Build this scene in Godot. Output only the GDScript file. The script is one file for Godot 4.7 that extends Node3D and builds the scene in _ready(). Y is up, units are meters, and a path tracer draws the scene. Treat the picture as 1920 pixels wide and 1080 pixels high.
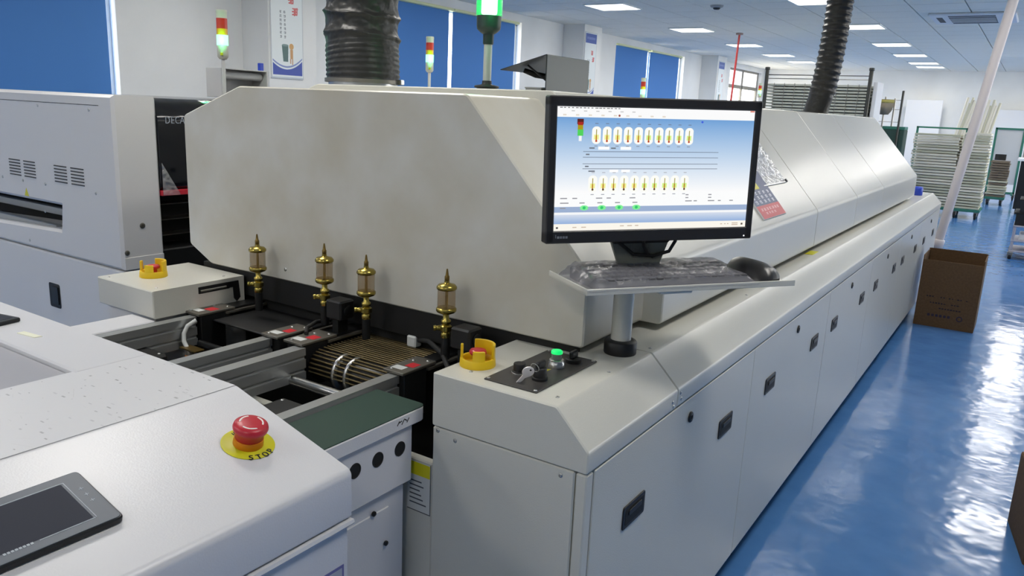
extends Node3D
# A reflow soldering line in a workshop. Units are metres, y is up, the oven's long axis runs along -z.

var M := {}
var used := {}
var rng := RandomNumberGenerator.new()

# ------------------------------------------------------------------ shape builder
class Sh:
	var st := SurfaceTool.new()
	func _init() -> void:
		st.begin(Mesh.PRIMITIVE_TRIANGLES)
	func v(p: Vector3, n: Vector3, uv := Vector2.ZERO) -> void:
		st.set_normal(n)
		st.set_uv(uv)
		st.add_vertex(p)
	func tri(a: Vector3, b: Vector3, c: Vector3, na: Vector3, nb: Vector3, nc: Vector3) -> void:
		# front faces run clockwise seen from outside
		var g := (b - a).cross(c - a)
		if g.dot(na + nb + nc) > 0.0:
			v(a, na); v(c, nc); v(b, nb)
		else:
			v(a, na); v(b, nb); v(c, nc)
	func flat(pts: Array, n: Vector3) -> void:
		for i in range(1, pts.size() - 1):
			tri(pts[0], pts[i], pts[i + 1], n, n, n)
	func face(pts: Array, inside: Vector3) -> void:
		var n: Vector3 = (pts[1] - pts[0]).cross(pts[2] - pts[0])
		if n.length() < 1e-12:
			return
		n = n.normalized()
		if n.dot(pts[0] - inside) < 0.0:
			n = -n
		flat(pts, n)
	# box with chamfered edges
	func box(c: Vector3, size: Vector3, ch := 0.0, t := Transform3D()) -> Sh:
		var h := size * 0.5
		ch = minf(ch, minf(h.x, minf(h.y, h.z)) * 0.9)
		var inside := t * c
		var f := func(sx: float, sy: float, sz: float, k: int) -> Vector3:
			var p := Vector3(h.x, h.y, h.z) - Vector3(ch, ch, ch)
			p[k] += ch
			return t * (c + Vector3(p.x * sx, p.y * sy, p.z * sz))
		for k in 3:
			var a := (k + 1) % 3
			var b := (k + 2) % 3
			for s in [-1.0, 1.0]:
				var pts := []
				for q in [[-1, -1], [1, -1], [1, 1], [-1, 1]]:
					var sg := Vector3.ZERO
					sg[k] = s; sg[a] = q[0]; sg[b] = q[1]
					pts.append(f.call(sg.x, sg.y, sg.z, k))
				face(pts, inside)
				if ch > 0.0:
					for s2 in [-1.0, 1.0]:
						var s1: Vector3 = Vector3.ZERO
						var e := []
						for s3 in [-1.0, 1.0]:
							s1[k] = s; s1[a] = s2; s1[b] = s3
							e.append(f.call(s1.x, s1.y, s1.z, k)); e.append(f.call(s1.x, s1.y, s1.z, a))
						face([e[0], e[1], e[3], e[2]], inside)
		if ch > 0.0:
			for i in 8:
				var sx := 1.0 if i & 1 else -1.0
				var sy := 1.0 if i & 2 else -1.0
				var sz := 1.0 if i & 4 else -1.0
				face([f.call(sx, sy, sz, 0), f.call(sx, sy, sz, 1), f.call(sx, sy, sz, 2)], inside)
		return self
	func box2(a: Vector3, b: Vector3, ch := 0.0) -> Sh:
		return box((a + b) * 0.5, (b - a).abs(), ch)
	# polygon in the local xy plane, extruded along local z from z0 to z1; end edges bevelled by bev
	func prism(poly_in: PackedVector2Array, z0: float, z1: float, t := Transform3D(), bev := 0.0) -> Sh:
		var poly := poly_in.duplicate()
		if Geometry2D.is_polygon_clockwise(poly):
			poly.reverse()
		if z0 > z1:
			var zz := z0; z0 = z1; z1 = zz
		var n := poly.size()
		var nn := []   # outward normal of each edge
		for i in n:
			var d := (poly[(i + 1) % n] - poly[i]).normalized()
			nn.append(Vector2(d.y, -d.x))
		var ins := PackedVector2Array()
		for i in n:
			var m: Vector2 = nn[(i + n - 1) % n] + nn[i]
			var l: float = m.length_squared() * 0.5
			ins.append(poly[i] - m / maxf(l, 0.3) * bev)
		var idx := Geometry2D.triangulate_polygon(ins)
		for e in [[z0, -1.0], [z1, 1.0]]:
			var nz: Vector3 = (t.basis * Vector3(0, 0, e[1])).normalized()
			for i in range(0, idx.size(), 3):
				var q := []
				for j in 3:
					q.append(t * Vector3(ins[idx[i + j]].x, ins[idx[i + j]].y, e[0]))
				tri(q[0], q[1], q[2], nz, nz, nz)
		for i in n:
			var j := (i + 1) % n
			var e0: Vector2 = nn[i]
			var ns: Vector2 = e0
			var ne: Vector2 = e0
			if nn[(i + n - 1) % n].dot(e0) > 0.8:
				ns = (nn[(i + n - 1) % n] + e0).normalized()
			if nn[j].dot(e0) > 0.8:
				ne = (nn[j] + e0).normalized()
			var a0 := t * Vector3(poly[i].x, poly[i].y, z0 + bev)
			var a1 := t * Vector3(poly[i].x, poly[i].y, z1 - bev)
			var b0 := t * Vector3(poly[j].x, poly[j].y, z0 + bev)
			var b1 := t * Vector3(poly[j].x, poly[j].y, z1 - bev)
			var va := (t.basis * Vector3(ns.x, ns.y, 0)).normalized()
			var vb := (t.basis * Vector3(ne.x, ne.y, 0)).normalized()
			tri(a0, b0, b1, va, vb, vb)
			tri(a0, b1, a1, va, vb, va)
			if bev > 0.0:
				for e in [[z0, z0 + bev, -1.0], [z1, z1 - bev, 1.0]]:
					var c0 := t * Vector3(ins[i].x, ins[i].y, e[0])
					var c1 := t * Vector3(ins[j].x, ins[j].y, e[0])
					var d0 := t * Vector3(poly[i].x, poly[i].y, e[1])
					var d1 := t * Vector3(poly[j].x, poly[j].y, e[1])
					var nb := (t.basis * Vector3(e0.x, e0.y, e[2])).normalized()
					tri(c0, c1, d1, nb, nb, nb)
					tri(c0, d1, d0, nb, nb, nb)
		return self
	# profile of (radius, y) turned about local y
	func lathe(prof: PackedVector2Array, t := Transform3D(), seg := 24) -> Sh:
		var k := prof.size() - 1
		var sn := []
		for i in k:
			var d := prof[i + 1] - prof[i]
			sn.append(Vector2(d.y, -d.x).normalized())
		for i in k:
			if prof[i].distance_to(prof[i + 1]) < 1e-7:
				continue
			var n0: Vector2 = sn[i]
			var n1: Vector2 = sn[i]
			if i > 0 and sn[i - 1].dot(sn[i]) > 0.6:
				n0 = (sn[i - 1] + sn[i]).normalized()
			if i < k - 1 and sn[i + 1].dot(sn[i]) > 0.6:
				n1 = (sn[i + 1] + sn[i]).normalized()
			for j in seg:
				var a := TAU * j / seg
				var b := TAU * (j + 1) / seg
				var p := func(q: Vector2, w: float) -> Vector3:
					return t * Vector3(q.x * cos(w), q.y, q.x * sin(w))
				var nf := func(q: Vector2, w: float) -> Vector3:
					return (t.basis * Vector3(q.x * cos(w), q.y, q.x * sin(w))).normalized()
				if prof[i].x > 1e-6:
					tri(p.call(prof[i], a), p.call(prof[i], b), p.call(prof[i + 1], b), nf.call(n0, a), nf.call(n0, b), nf.call(n1, b))
				if prof[i + 1].x > 1e-6:
					tri(p.call(prof[i], a), p.call(prof[i + 1], b), p.call(prof[i + 1], a), nf.call(n0, a), nf.call(n1, b), nf.call(n1, a))
		return self
	# profile points listed as r0, y0, r1, y1 ... bottom to top
	func turned(a: Array, t := Transform3D(), seg := 24) -> Sh:
		var p := PackedVector2Array()
		for i in range(0, a.size(), 2):
			p.append(Vector2(a[i], a[i + 1]))
		return lathe(p, t, seg)
	func cyl(a: Vector3, b: Vector3, r: float, seg := 20, ch := 0.0, r2 := -1.0) -> Sh:
		if r2 < 0.0:
			r2 = r
		var d := b - a
		var l := d.length()
		var y := d / l
		var x := y.cross(Vector3(0.31, 0.17, 0.93) if absf(y.z) < 0.9 else Vector3.UP).normalized()
		var t := Transform3D(Basis(x, y, x.cross(y)), a)
		if ch > 0.0:
			return turned([0, 0, r - ch, 0, r, ch, r2, l - ch, r2 - ch, l, 0, l], t, seg)
		return turned([0, 0, r, 0, r2, l, 0, l], t, seg)
	# tube along a path, with one radius or one per point
	func tube(path: Array, rad: Array, seg := 10, caps := true) -> Sh:
		var n := path.size()
		var rings := []
		var norms := []
		var up := Vector3(0.13, 0.2, 0.97)
		for i in n:
			var d: Vector3 = (path[mini(i + 1, n - 1)] - path[maxi(i - 1, 0)]).normalized()
			up = (up - d * up.dot(d))
			if up.length() < 0.05:
				up = d.cross(Vector3(0.7, 0.7, 0.1))
			up = up.normalized()
			var s := d.cross(up)
			var r: float = rad[mini(i, rad.size() - 1)]
			var ring := []
			var nr := []
			for j in seg:
				var a := TAU * j / seg
				var q := up * cos(a) + s * sin(a)
				ring.append(path[i] + q * r)
				nr.append(q)
			rings.append(ring)
			norms.append(nr)
		for i in n - 1:
			for j in seg:
				var k := (j + 1) % seg
				tri(rings[i][j], rings[i][k], rings[i + 1][k], norms[i][j], norms[i][k], norms[i + 1][k])
				tri(rings[i][j], rings[i + 1][k], rings[i + 1][j], norms[i][j], norms[i + 1][k], norms[i + 1][j])
		if caps:
			for e in [[0, 1], [n - 1, n - 2]]:
				face(rings[e[0]], path[e[1]])
		return self
	# quad with texture: top left, top right, bottom right, bottom left
	func quad(tl: Vector3, tr: Vector3, br: Vector3, bl: Vector3) -> Sh:
		var n := (bl - tl).cross(tr - tl).normalized()
		for q in [[tl, Vector2(0, 0), tr, Vector2(1, 0), br, Vector2(1, 1)], [tl, Vector2(0, 0), br, Vector2(1, 1), bl, Vector2(0, 1)]]:
			for i in [0, 2, 4]:
				v(q[i], n, q[i + 1])
		return self
	func mesh() -> ArrayMesh:
		st.index()
		return st.commit()

# ------------------------------------------------------------------ scene helpers
func numbered(n: String) -> String:
	if not used.has(n):
		used[n] = 0
		return n
	used[n] += 1
	return "%s_%03d" % [n, used[n]]

func tag(o: Node, label: String, category: String, group := "") -> void:
	o.set_meta("label", label)
	o.set_meta("category", category)
	if group:
		o.set_meta("group", group)

func thing(called: String, label: String, category: String, at: Vector3, group := "") -> Node3D:
	var o := Node3D.new()
	o.name = numbered(called)
	o.position = at
	add_child(o)
	tag(o, label, category, group)
	return o

func put(called: String, mesh: Mesh, m: Material, parent: Node3D, at := Vector3.ZERO) -> MeshInstance3D:
	var mi := MeshInstance3D.new()
	mi.name = called
	mi.mesh = mesh
	mi.material_override = m
	mi.position = at
	parent.add_child(mi, true)
	return mi

# a part whose shape is written in the world's coordinates
func part(called: String, sh: Sh, m: Material, parent: Node3D, label := "") -> MeshInstance3D:
	var mi := put(called, sh.mesh(), m, parent, -parent.position)
	if label:
		mi.set_meta("label", label)
	return mi

# a part or a sub-part whose shape is written in its parent's coordinates
func sub(called: String, sh: Sh, m: Material, parent: Node3D, label := "") -> MeshInstance3D:
	var mi := put(called, sh.mesh(), m, parent)
	if label:
		mi.set_meta("label", label)
	return mi

func single(called: String, sh: Sh, m: Material, label: String, category: String, group := "") -> MeshInstance3D:
	var mi := put(numbered(called), sh.mesh(), m, self)
	tag(mi, label, category, group)
	return mi

func struct(called: String, sh: Sh, m: Material) -> MeshInstance3D:
	var mi := put(called, sh.mesh(), m, self)
	mi.set_meta("kind", "structure")
	return mi

func dup(o: Node3D, called: String, move: Vector3, label: String, group := "") -> Node3D:
	var r: Node3D = o.duplicate()
	r.name = numbered(called)
	add_child(r)
	r.position = o.position + move
	r.set_meta("label", label)
	if group:
		r.set_meta("group", group)
	return r

func P(a: Array) -> PackedVector2Array:
	var p := PackedVector2Array()
	for i in range(0, a.size(), 2):
		p.append(Vector2(a[i], a[i + 1]))
	return p

# round the corners of a polygon
func fillet(p: PackedVector2Array, r: float, n := 3) -> PackedVector2Array:
	var o := PackedVector2Array()
	var k := p.size()
	for i in k:
		var a := p[(i + k - 1) % k]
		var b := p[i]
		var c := p[(i + 1) % k]
		var q := minf(r, minf(a.distance_to(b), b.distance_to(c)) * 0.45)
		var s := b + (a - b).normalized() * q
		var e := b + (c - b).normalized() * q
		for j in n + 1:
			var t := float(j) / n
			o.append(s.lerp(b, t).lerp(b.lerp(e, t), t))
	return o

func rrect(w: float, h: float, r: float, n := 4) -> PackedVector2Array:
	return fillet(P([-w / 2, -h / 2, w / 2, -h / 2, w / 2, h / 2, -w / 2, h / 2]), r, n)

func frame_at(o: Vector3, x: Vector3, y: Vector3) -> Transform3D:
	return Transform3D(Basis(x.normalized(), y.normalized(), x.cross(y).normalized()), o)

func mat(called: String, c: Color, rough := 0.5, metal := 0.0, spec := 0.5) -> StandardMaterial3D:
	var m := StandardMaterial3D.new()
	m.resource_name = called
	m.albedo_color = c
	m.roughness = rough
	m.metallic = metal
	m.metallic_specular = spec
	M[called] = m
	return m

func rgb(r: int, g: int, b: int) -> Color:
	return Color(r / 255.0, g / 255.0, b / 255.0)

func noise_tex(freq: float, sd: int, lo: Color, hi: Color, size := 256, oct := 3) -> NoiseTexture2D:
	var f := FastNoiseLite.new()
	f.seed = sd
	f.frequency = freq
	f.fractal_octaves = oct
	var t := NoiseTexture2D.new()
	t.noise = f
	t.width = size
	t.height = size
	t.seamless = true
	var g := Gradient.new()
	g.set_color(0, lo)
	g.set_color(1, hi)
	t.color_ramp = g
	return t

func noise_normal(freq: float, sd: int, strength: float, size := 256, oct := 2) -> NoiseTexture2D:
	var f := FastNoiseLite.new()
	f.seed = sd
	f.frequency = freq
	f.fractal_octaves = oct
	var t := NoiseTexture2D.new()
	t.noise = f
	t.width = size
	t.height = size
	t.seamless = true
	t.as_normal_map = true
	t.bump_strength = strength
	return t

func tri_map(m: StandardMaterial3D, k: float, in_world := false) -> void:
	m.uv1_triplanar = true
	m.uv1_world_triplanar = in_world
	m.uv1_scale = Vector3(k, k, k)

func glow(called: String, c: Color, energy: float) -> StandardMaterial3D:
	var m := mat(called, c, 0.35)
	m.emission_enabled = true
	m.emission = c
	m.emission_energy_multiplier = energy
	return m

func tex_mat(called: String, im: Image, rough := 0.5) -> StandardMaterial3D:
	var m := mat(called, Color.WHITE, rough)
	m.albedo_texture = ImageTexture.create_from_image(im)
	return m

func im_new(w: int, h: int, c: Color) -> Image:
	var im := Image.create(w, h, false, Image.FORMAT_RGBA8)
	im.fill(c)
	return im

func im_r(im: Image, x0: float, y0: float, x1: float, y1: float, c: Color) -> void:
	im.fill_rect(Rect2i(int(x0), int(y0), maxi(1, int(x1) - int(x0)), maxi(1, int(y1) - int(y0))), c)

func im_oval(im: Image, cx: float, cy: float, rx: float, ry: float, c: Color) -> void:
	for y in range(maxi(0, int(cy - ry)), mini(im.get_height(), int(cy + ry) + 1)):
		for x in range(maxi(0, int(cx - rx)), mini(im.get_width(), int(cx + rx) + 1)):
			var d := Vector2((x - cx) / rx, (y - cy) / ry)
			if d.length_squared() <= 1.0:
				im.set_pixel(x, y, c)

# strokes in the manner of small printed characters that cannot be read in the photograph
func im_glyph(im: Image, x: float, y: float, s: float, c: Color) -> void:
	var w := maxf(1.0, s * 0.14)
	for k in 3:
		var yy := y + s * (0.1 + 0.34 * k)
		im_r(im, x + s * rng.randf_range(0.0, 0.2), yy, x + s * rng.randf_range(0.75, 1.0), yy + w, c)
	for k in 2:
		var xx := x + s * rng.randf_range(0.1, 0.8)
		im_r(im, xx, y + s * rng.randf_range(0.0, 0.2), xx + w, y + s * rng.randf_range(0.7, 1.0), c)

func text_mesh(s: String, height: float, depth := 0.0006, bold := false) -> TextMesh:
	var t := TextMesh.new()
	var f := SystemFont.new()
	f.font_names = PackedStringArray(["Droid Sans"])
	f.font_weight = 700 if bold else 400
	t.font = f
	t.text = s
	t.font_size = 48
	t.pixel_size = height / 34.0
	t.depth = depth
	t.curve_step = 2.0
	return t

func lettering(s: String, height: float, t: Transform3D, m: Material, parent: Node3D, called := "lettering", bold := false) -> MeshInstance3D:
	var mi := put(called, text_mesh(s, height, 0.0006, bold), m, parent)
	mi.transform = t
	return mi

func screw(p: Vector3, n: Vector3, parent: Node3D, r := 0.0045) -> void:
	var x := n.cross(Vector3(0.3, 0.5, 0.8)).normalized()
	var s := Sh.new()
	s.turned([r, 0, r, 0.0008, r * 0.75, 0.002, r * 0.35, 0.0022, r * 0.3, 0.001, 0, 0.001], Transform3D(Basis(x, n, x.cross(n)), p), 14)
	sub("screw", s, M.steel, parent)

# ================================================================== build
func _ready() -> void:
	rng.seed = 4711
	# --- camera
	var cam := Camera3D.new()
	cam.name = "camera"
	cam.fov = 40.666
	cam.near = 0.05
	cam.far = 200.0
	cam.transform = Transform3D(Basis(Vector3(0.830647, 0.043267, -0.555116), Vector3(-0.160275, 0.973360, -0.163961), Vector3(0.533233, 0.225164, 0.815453)).orthonormalized(), Vector3(0, 1.55, 0))
	add_child(cam)
	# --- sky and exposure
	var sky_m := ProceduralSkyMaterial.new()
	sky_m.sky_top_color = rgb(206, 216, 232)
	sky_m.sky_horizon_color = rgb(240, 240, 238)
	sky_m.ground_horizon_color = rgb(232, 232, 228)
	sky_m.ground_bottom_color = rgb(228, 222, 206)
	sky_m.energy_multiplier = 9.0
	var sky := Sky.new()
	sky.sky_material = sky_m
	var env := Environment.new()
	env.background_mode = Environment.BG_SKY
	env.sky = sky
	env.tonemap_mode = Environment.TONE_MAPPER_LINEAR
	env.tonemap_exposure = 1.0
	env.sdfgi_enabled = true
	env.ssao_enabled = true
	env.ssil_enabled = true
	var we := WorldEnvironment.new()
	we.name = "world_environment"
	we.environment = env
	add_child(we)
	# --- ceiling light energy (each 60 x 60 cm panel)
	var panel_energy := 2.0
	materials()
	room()
	ceiling_lights(panel_energy)
	oven()
	in_feed()
	oil_cups()
	foreground_machine()
	belt_table()
	operator_station()
	oven_top()
	placement_line()
	wall_dressing()
	far_end()
	aisle()

func materials() -> void:
	var bump := noise_normal(0.09, 3, 4.0)
	var m := mat("cream_paint", rgb(207, 206, 197), 0.25)
	m.normal_enabled = true; m.normal_texture = bump; m.normal_scale = 0.10; tri_map(m, 9.0)
	m = mat("stained_cream", rgb(214, 213, 207), 0.3)
	m.albedo_texture = noise_tex(0.006, 77, Color(0.925, 0.90, 0.845), Color(1.0, 1.0, 1.0), 512, 5)
	tri_map(m, 0.9)
	m = mat("white_paint", rgb(214, 214, 218), 0.34)
	m.normal_enabled = true; m.normal_texture = bump; m.normal_scale = 0.08; tri_map(m, 9.0)
	m = mat("machine_white", rgb(208, 207, 207), 0.38)
	m.normal_enabled = true; m.normal_texture = bump; m.normal_scale = 0.08; tri_map(m, 9.0)
	m = mat("wall_paint", rgb(240, 240, 237), 0.75)
	m.albedo_texture = noise_tex(0.012, 5, Color(0.95, 0.95, 0.95), Color.WHITE); tri_map(m, 0.3, true)
	m = mat("ceiling_tile", rgb(242, 238, 226), 0.85)
	m.albedo_texture = noise_tex(0.2, 8, Color(0.93, 0.93, 0.93), Color.WHITE); tri_map(m, 1.2, true)
	mat("ceiling_grid", rgb(178, 182, 184), 0.6)
	m = mat("floor_epoxy", rgb(86, 136, 196), 0.12)
	m.albedo_texture = noise_tex(0.02, 11, Color(0.90, 0.93, 0.95), Color.WHITE, 512, 4)
	m.roughness_texture = noise_tex(0.03, 12, Color(0.45, 0.45, 0.45), Color(1, 1, 1), 512, 4)
	m.roughness = 0.2
	m.normal_enabled = true; m.normal_texture = noise_normal(0.010, 13, 6.0, 512, 4); m.normal_scale = 0.14
	tri_map(m, 0.5, true)
	mat("black", rgb(22, 22, 23), 0.5)
	m = mat("black_gloss", rgb(22, 23, 28), 0.13)
	m.normal_enabled = true; m.normal_texture = noise_normal(0.012, 61, 8.0); m.normal_scale = 0.25; tri_map(m, 2.0)
	mat("dark_metal", rgb(40, 41, 42), 0.35, 0.5)
	mat("pit_black", rgb(15, 15, 15), 0.7)
	mat("steel", rgb(190, 190, 188), 0.28, 1.0)
	mat("dull_steel", rgb(128, 124, 116), 0.42, 0.8)
	mat("rod_metal", rgb(118, 104, 74), 0.3, 0.9)
	mat("aluminium", rgb(176, 178, 178), 0.38, 0.75)
	mat("brass", rgb(168, 150, 78), 0.26, 1.0)
	mat("brass_dark", rgb(120, 98, 52), 0.4, 0.9)
	mat("yellow_plastic", rgb(232, 194, 22), 0.4)
	mat("yellow_plate", rgb(205, 200, 20), 0.45)
	mat("red_plastic", rgb(188, 38, 54), 0.34)
	mat("orange_plastic", rgb(216, 128, 20), 0.4)
	mat("print_white", rgb(238, 232, 226), 0.5)
	mat("print_black", rgb(30, 32, 28), 0.6)
	mat("green_mat", rgb(30, 60, 50), 0.6)
	mat("sticker_red", rgb(200, 30, 44), 0.4)
	mat("sticker_white", rgb(214, 216, 214), 0.4)
	mat("grey_print", rgb(170, 178, 188), 0.5)
	mat("grey_acrylic", rgb(168, 168, 174), 0.3)
	mat("screen_bezel", rgb(84, 92, 104), 0.45)
	m = mat("duct_black", rgb(30, 30, 29), 0.42)
	m.normal_enabled = true; m.normal_texture = noise_normal(0.03, 21, 10.0); m.normal_scale = 0.2; tri_map(m, 3.5)
	m = mat("blind_blue", rgb(74, 134, 204), 0.7)
	m.albedo_texture = noise_tex(0.4, 31, Color(0.92, 0.94, 0.96), Color.WHITE); tri_map(m, 5.0)
	m.backlight_enabled = true; m.backlight = Color(0.10, 0.16, 0.28)
	mat("blind_rail", rgb(222, 226, 176), 0.5)
	mat("window_frame", rgb(224, 228, 224), 0.5)
	mat("brown_frame", rgb(140, 136, 126), 0.55)
	m = mat("frosted_pane", rgb(225, 226, 230), 0.6)
	m.backlight_enabled = true; m.backlight = Color(0.95, 0.95, 0.97)
	m = mat("glass", Color(0.9, 0.95, 0.95, 0.06), 0.05)
	m.transparency = BaseMaterial3D.TRANSPARENCY_ALPHA
	m = mat("cup_glass", Color(0.62, 0.50, 0.28, 0.45), 0.08)
	m.transparency = BaseMaterial3D.TRANSPARENCY_ALPHA
	m.refraction_enabled = false
	m = mat("clear_film", Color(0.9, 0.9, 0.92, 0.16), 0.14)
	m.transparency = BaseMaterial3D.TRANSPARENCY_ALPHA
	m.normal_enabled = true; m.normal_texture = noise_normal(0.02, 41, 14.0); m.normal_scale = 0.8; tri_map(m, 4.0)
	m = mat("cardboard", rgb(112, 84, 56), 0.85)
	m.albedo_texture = noise_tex(0.06, 51, Color(0.86, 0.86, 0.84), Color.WHITE); tri_map(m, 3.0)
	mat("cardboard_print", rgb(48, 38, 48), 0.85)
	mat("green_frame", rgb(44, 110, 92), 0.45)
	mat("chrome", rgb(150, 146, 138), 0.3, 0.9)
	mat("rack_post", rgb(74, 74, 70), 0.4, 0.6)
	mat("rack_shelf", rgb(184, 186, 172), 0.6)
	mat("tray_cream", rgb(222, 216, 196), 0.55)
	mat("tray_green", rgb(190, 188, 164), 0.6)
	mat("tray_brown", rgb(116, 104, 88), 0.6)
	mat("board_white", rgb(226, 226, 226), 0.6)
	mat("pipe_white", rgb(216, 208, 208), 0.4)
	mat("pipe_red", rgb(200, 60, 60), 0.45)
	mat("blue_plastic", rgb(44, 74, 196), 0.4)
	mat("grey_hood", rgb(60, 67, 68), 0.34, 0.2)
	mat("rubber", rgb(26, 26, 26), 0.7)
	mat("straw", rgb(206, 202, 178), 0.7)
	mat("lens_red", rgb(196, 52, 40), 0.3)
	mat("lens_amber", rgb(226, 160, 30), 0.3)
	glow("lens_green_lit", rgb(130, 255, 175), 2.6)
	glow("lens_green_dim", rgb(20, 190, 90), 0.6)
	glow("button_green", rgb(20, 220, 110), 0.9)
	glow("panel_glow", rgb(250, 252, 255), 2.4)

# ------------------------------------------------------------------ room
const XL := -6.9
const XR := 5.6
const ZB := -23.3
const ZF := 4.6
const HC := 2.95

func room() -> void:
	struct("floor", Sh.new().box2(Vector3(XL - 0.3, -0.2, ZB - 0.3), Vector3(XR + 0.3, 0, ZF + 0.3)), M.floor_epoxy)
	# ceiling: slab, then 60 cm tiles in a recessed grid
	var slab := struct("ceiling", Sh.new().box2(Vector3(XL - 0.3, HC + 0.03, ZB - 0.3), Vector3(XR + 0.3, HC + 0.25, ZF + 0.3)), M.ceiling_grid)
	var tile := Sh.new().box(Vector3.ZERO, Vector3(0.586, 0.024, 0.586), 0.003).mesh()
	var rest: Array[Transform3D] = []
	var cells := []
	for i in 21:
		for j in 47:
			var c := Vector3(XL + 0.25 + 0.6 * i, HC + 0.012, ZB + 0.3 + 0.6 * j)
			if c.x > XR + 0.1 or c.z > ZF:
				continue
			var d := c - Vector3(0, 1.55, 0)
			var q := Vector3(d.dot(Vector3(0.8306, 0.0433, -0.5551)), d.dot(Vector3(-0.1603, 0.9734, -0.164)), -d.dot(Vector3(0.5332, 0.2252, 0.8155)))
			var seen := q.z > 1.0 and absf(q.x / q.z) < 0.72 and absf(q.y / q.z) < 0.40
			cells.append([0.0 if seen else 1.0, d.length(), c])
	cells.sort_custom(func(a, b): return a[0] < b[0] or (a[0] == b[0] and a[1] < b[1]))
	var n := 0
	for c in cells:
		if n < 300 and c[0] == 0.0:
			put("ceiling_tile", tile, M.ceiling_tile, slab, c[2])
			n += 1
		else:
			rest.append(Transform3D(Basis(), c[2]))
	var mm := MultiMesh.new()
	mm.transform_format = MultiMesh.TRANSFORM_3D
	mm.mesh = tile
	mm.instance_count = rest.size()
	for i in rest.size():
		mm.set_instance_transform(i, rest[i])
	var mi := MultiMeshInstance3D.new()
	mi.name = "ceiling_tiles"
	mi.multimesh = mm
	mi.material_override = M.ceiling_tile
	mi.set_meta("kind", "stuff")
	slab.add_child(mi, true)
	# left wall with four window openings
	var op := [[-0.6, -4.02], [-7.06, -10.50], [-13.76, -17.2], [-20.35, -23.1]]
	var w := Sh.new()
	var y0 := 0.95
	var y1 := 2.835
	w.box2(Vector3(XL - 0.2, 0, ZF), Vector3(XL, y0, ZB))
	w.box2(Vector3(XL - 0.2, y1, ZF), Vector3(XL, HC + 0.03, ZB))
	var z := ZF
	for o in op:
		w.box2(Vector3(XL - 0.2, y0, z), Vector3(XL, y1, o[0]))
		z = o[1]
	w.box2(Vector3(XL - 0.2, y0, z), Vector3(XL, y1, ZB))
	struct("wall_left", w, M.wall_paint)
	struct("wall_back", Sh.new().box2(Vector3(XL - 0.2, 0, ZB - 0.2), Vector3(XR + 0.2, HC + 0.03, ZB)), M.wall_paint)
	# right wall, outside the frame: its windows light the far end of the hall
	var opr := [[-9.2, -12.4], [-13.2, -16.4], [-17.2, -20.2], [-20.6, -22.9]]
	var wr := Sh.new()
	wr.box2(Vector3(XR, 0, ZF), Vector3(XR + 0.2, y0, ZB))
	wr.box2(Vector3(XR, y1, ZF), Vector3(XR + 0.2, HC + 0.03, ZB))
	z = ZF
	for o in opr:
		wr.box2(Vector3(XR, y0, z), Vector3(XR + 0.2, y1, o[0]))
		z = o[1]
	wr.box2(Vector3(XR, y0, z), Vector3(XR + 0.2, y1, ZB))
	struct("wall_right", wr, M.wall_paint)
	for i in 4:
		var win := Node3D.new()
		win.name = "window_%d" % (i + 5)
		win.set_meta("kind", "structure")
		add_child(win)
		var fr := Sh.new()
		for e in [opr[i][0] - 0.03, (opr[i][0] + opr[i][1]) / 2, opr[i][1] + 0.03]:
			fr.box2(Vector3(XR + 0.08, y0, e - 0.03), Vector3(XR + 0.13, y1, e + 0.03), 0.004)
		for e in [y0 + 0.03, y1 - 0.03]:
			fr.box2(Vector3(XR + 0.08, e - 0.03, opr[i][0]), Vector3(XR + 0.13, e + 0.03, opr[i][1]), 0.004)
		part("window_frame", fr, M.window_frame, win)
		part("pane", Sh.new().box2(Vector3(XR + 0.10, y0 + 0.05, opr[i][0] - 0.05), Vector3(XR + 0.108, y1 - 0.05, opr[i][1] + 0.05)), M.glass, win)
	struct("wall_front", Sh.new().box2(Vector3(XL - 0.2, 0, ZF), Vector3(XR + 0.2, HC + 0.03, ZF + 0.2)), M.wall_paint)
	# columns standing proud of the window wall
	var k := 1
	for zc in [-5.34, -11.78, -18.27]:
		struct("trim_%d" % k, Sh.new().box2(Vector3(XL, 0, zc), Vector3(-6.5, HC, zc - 0.62), 0.004), M.wall_paint)
		k += 1
	# windows
	for i in 4:
		var za: float = op[i][0]
		var zb: float = op[i][1]
		var win := Node3D.new()
		win.name = "window_%d" % (i + 1)
		win.set_meta("kind", "structure")
		add_child(win)
		var fm: Material = M.brown_frame if i == 3 else M.window_frame
		var fr := Sh.new()
		var xo := XL - 0.12
		for s in [[za, za - 0.05], [zb + 0.05, zb], [(za + zb) / 2 + 0.035, (za + zb) / 2 - 0.035]]:
			fr.box2(Vector3(xo - 0.03, y0, s[0]), Vector3(xo + 0.03, y1, s[1]), 0.004)
		for s in [[y0, y0 + 0.05], [y1 - 0.05, y1]]:
			fr.box2(Vector3(xo - 0.03, s[0], za), Vector3(xo + 0.03, s[1], zb), 0.004)
		if i == 3:
			fr.box2(Vector3(xo - 0.03, 2.33, za), Vector3(xo + 0.03, 2.42, zb), 0.004)
		part("window_frame", fr, fm, win)
		var zm := (za + zb) / 2
		for s in [[za - 0.05, zm + 0.035], [zm - 0.035, zb + 0.05]]:
			if i == 3:
				part("pane", Sh.new().box2(Vector3(xo - 0.004, 2.42, s[0]), Vector3(xo + 0.004, y1 - 0.05, s[1])), M.frosted_pane, win)
				part("pane", Sh.new().box2(Vector3(xo - 0.004, y0 + 0.05, s[0]), Vector3(xo + 0.004, 2.33, s[1])), M.glass, win)
			else:
				part("pane", Sh.new().box2(Vector3(xo - 0.004, y0 + 0.05, s[0]), Vector3(xo + 0.004, y1 - 0.05, s[1])), M.glass, win)
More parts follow.
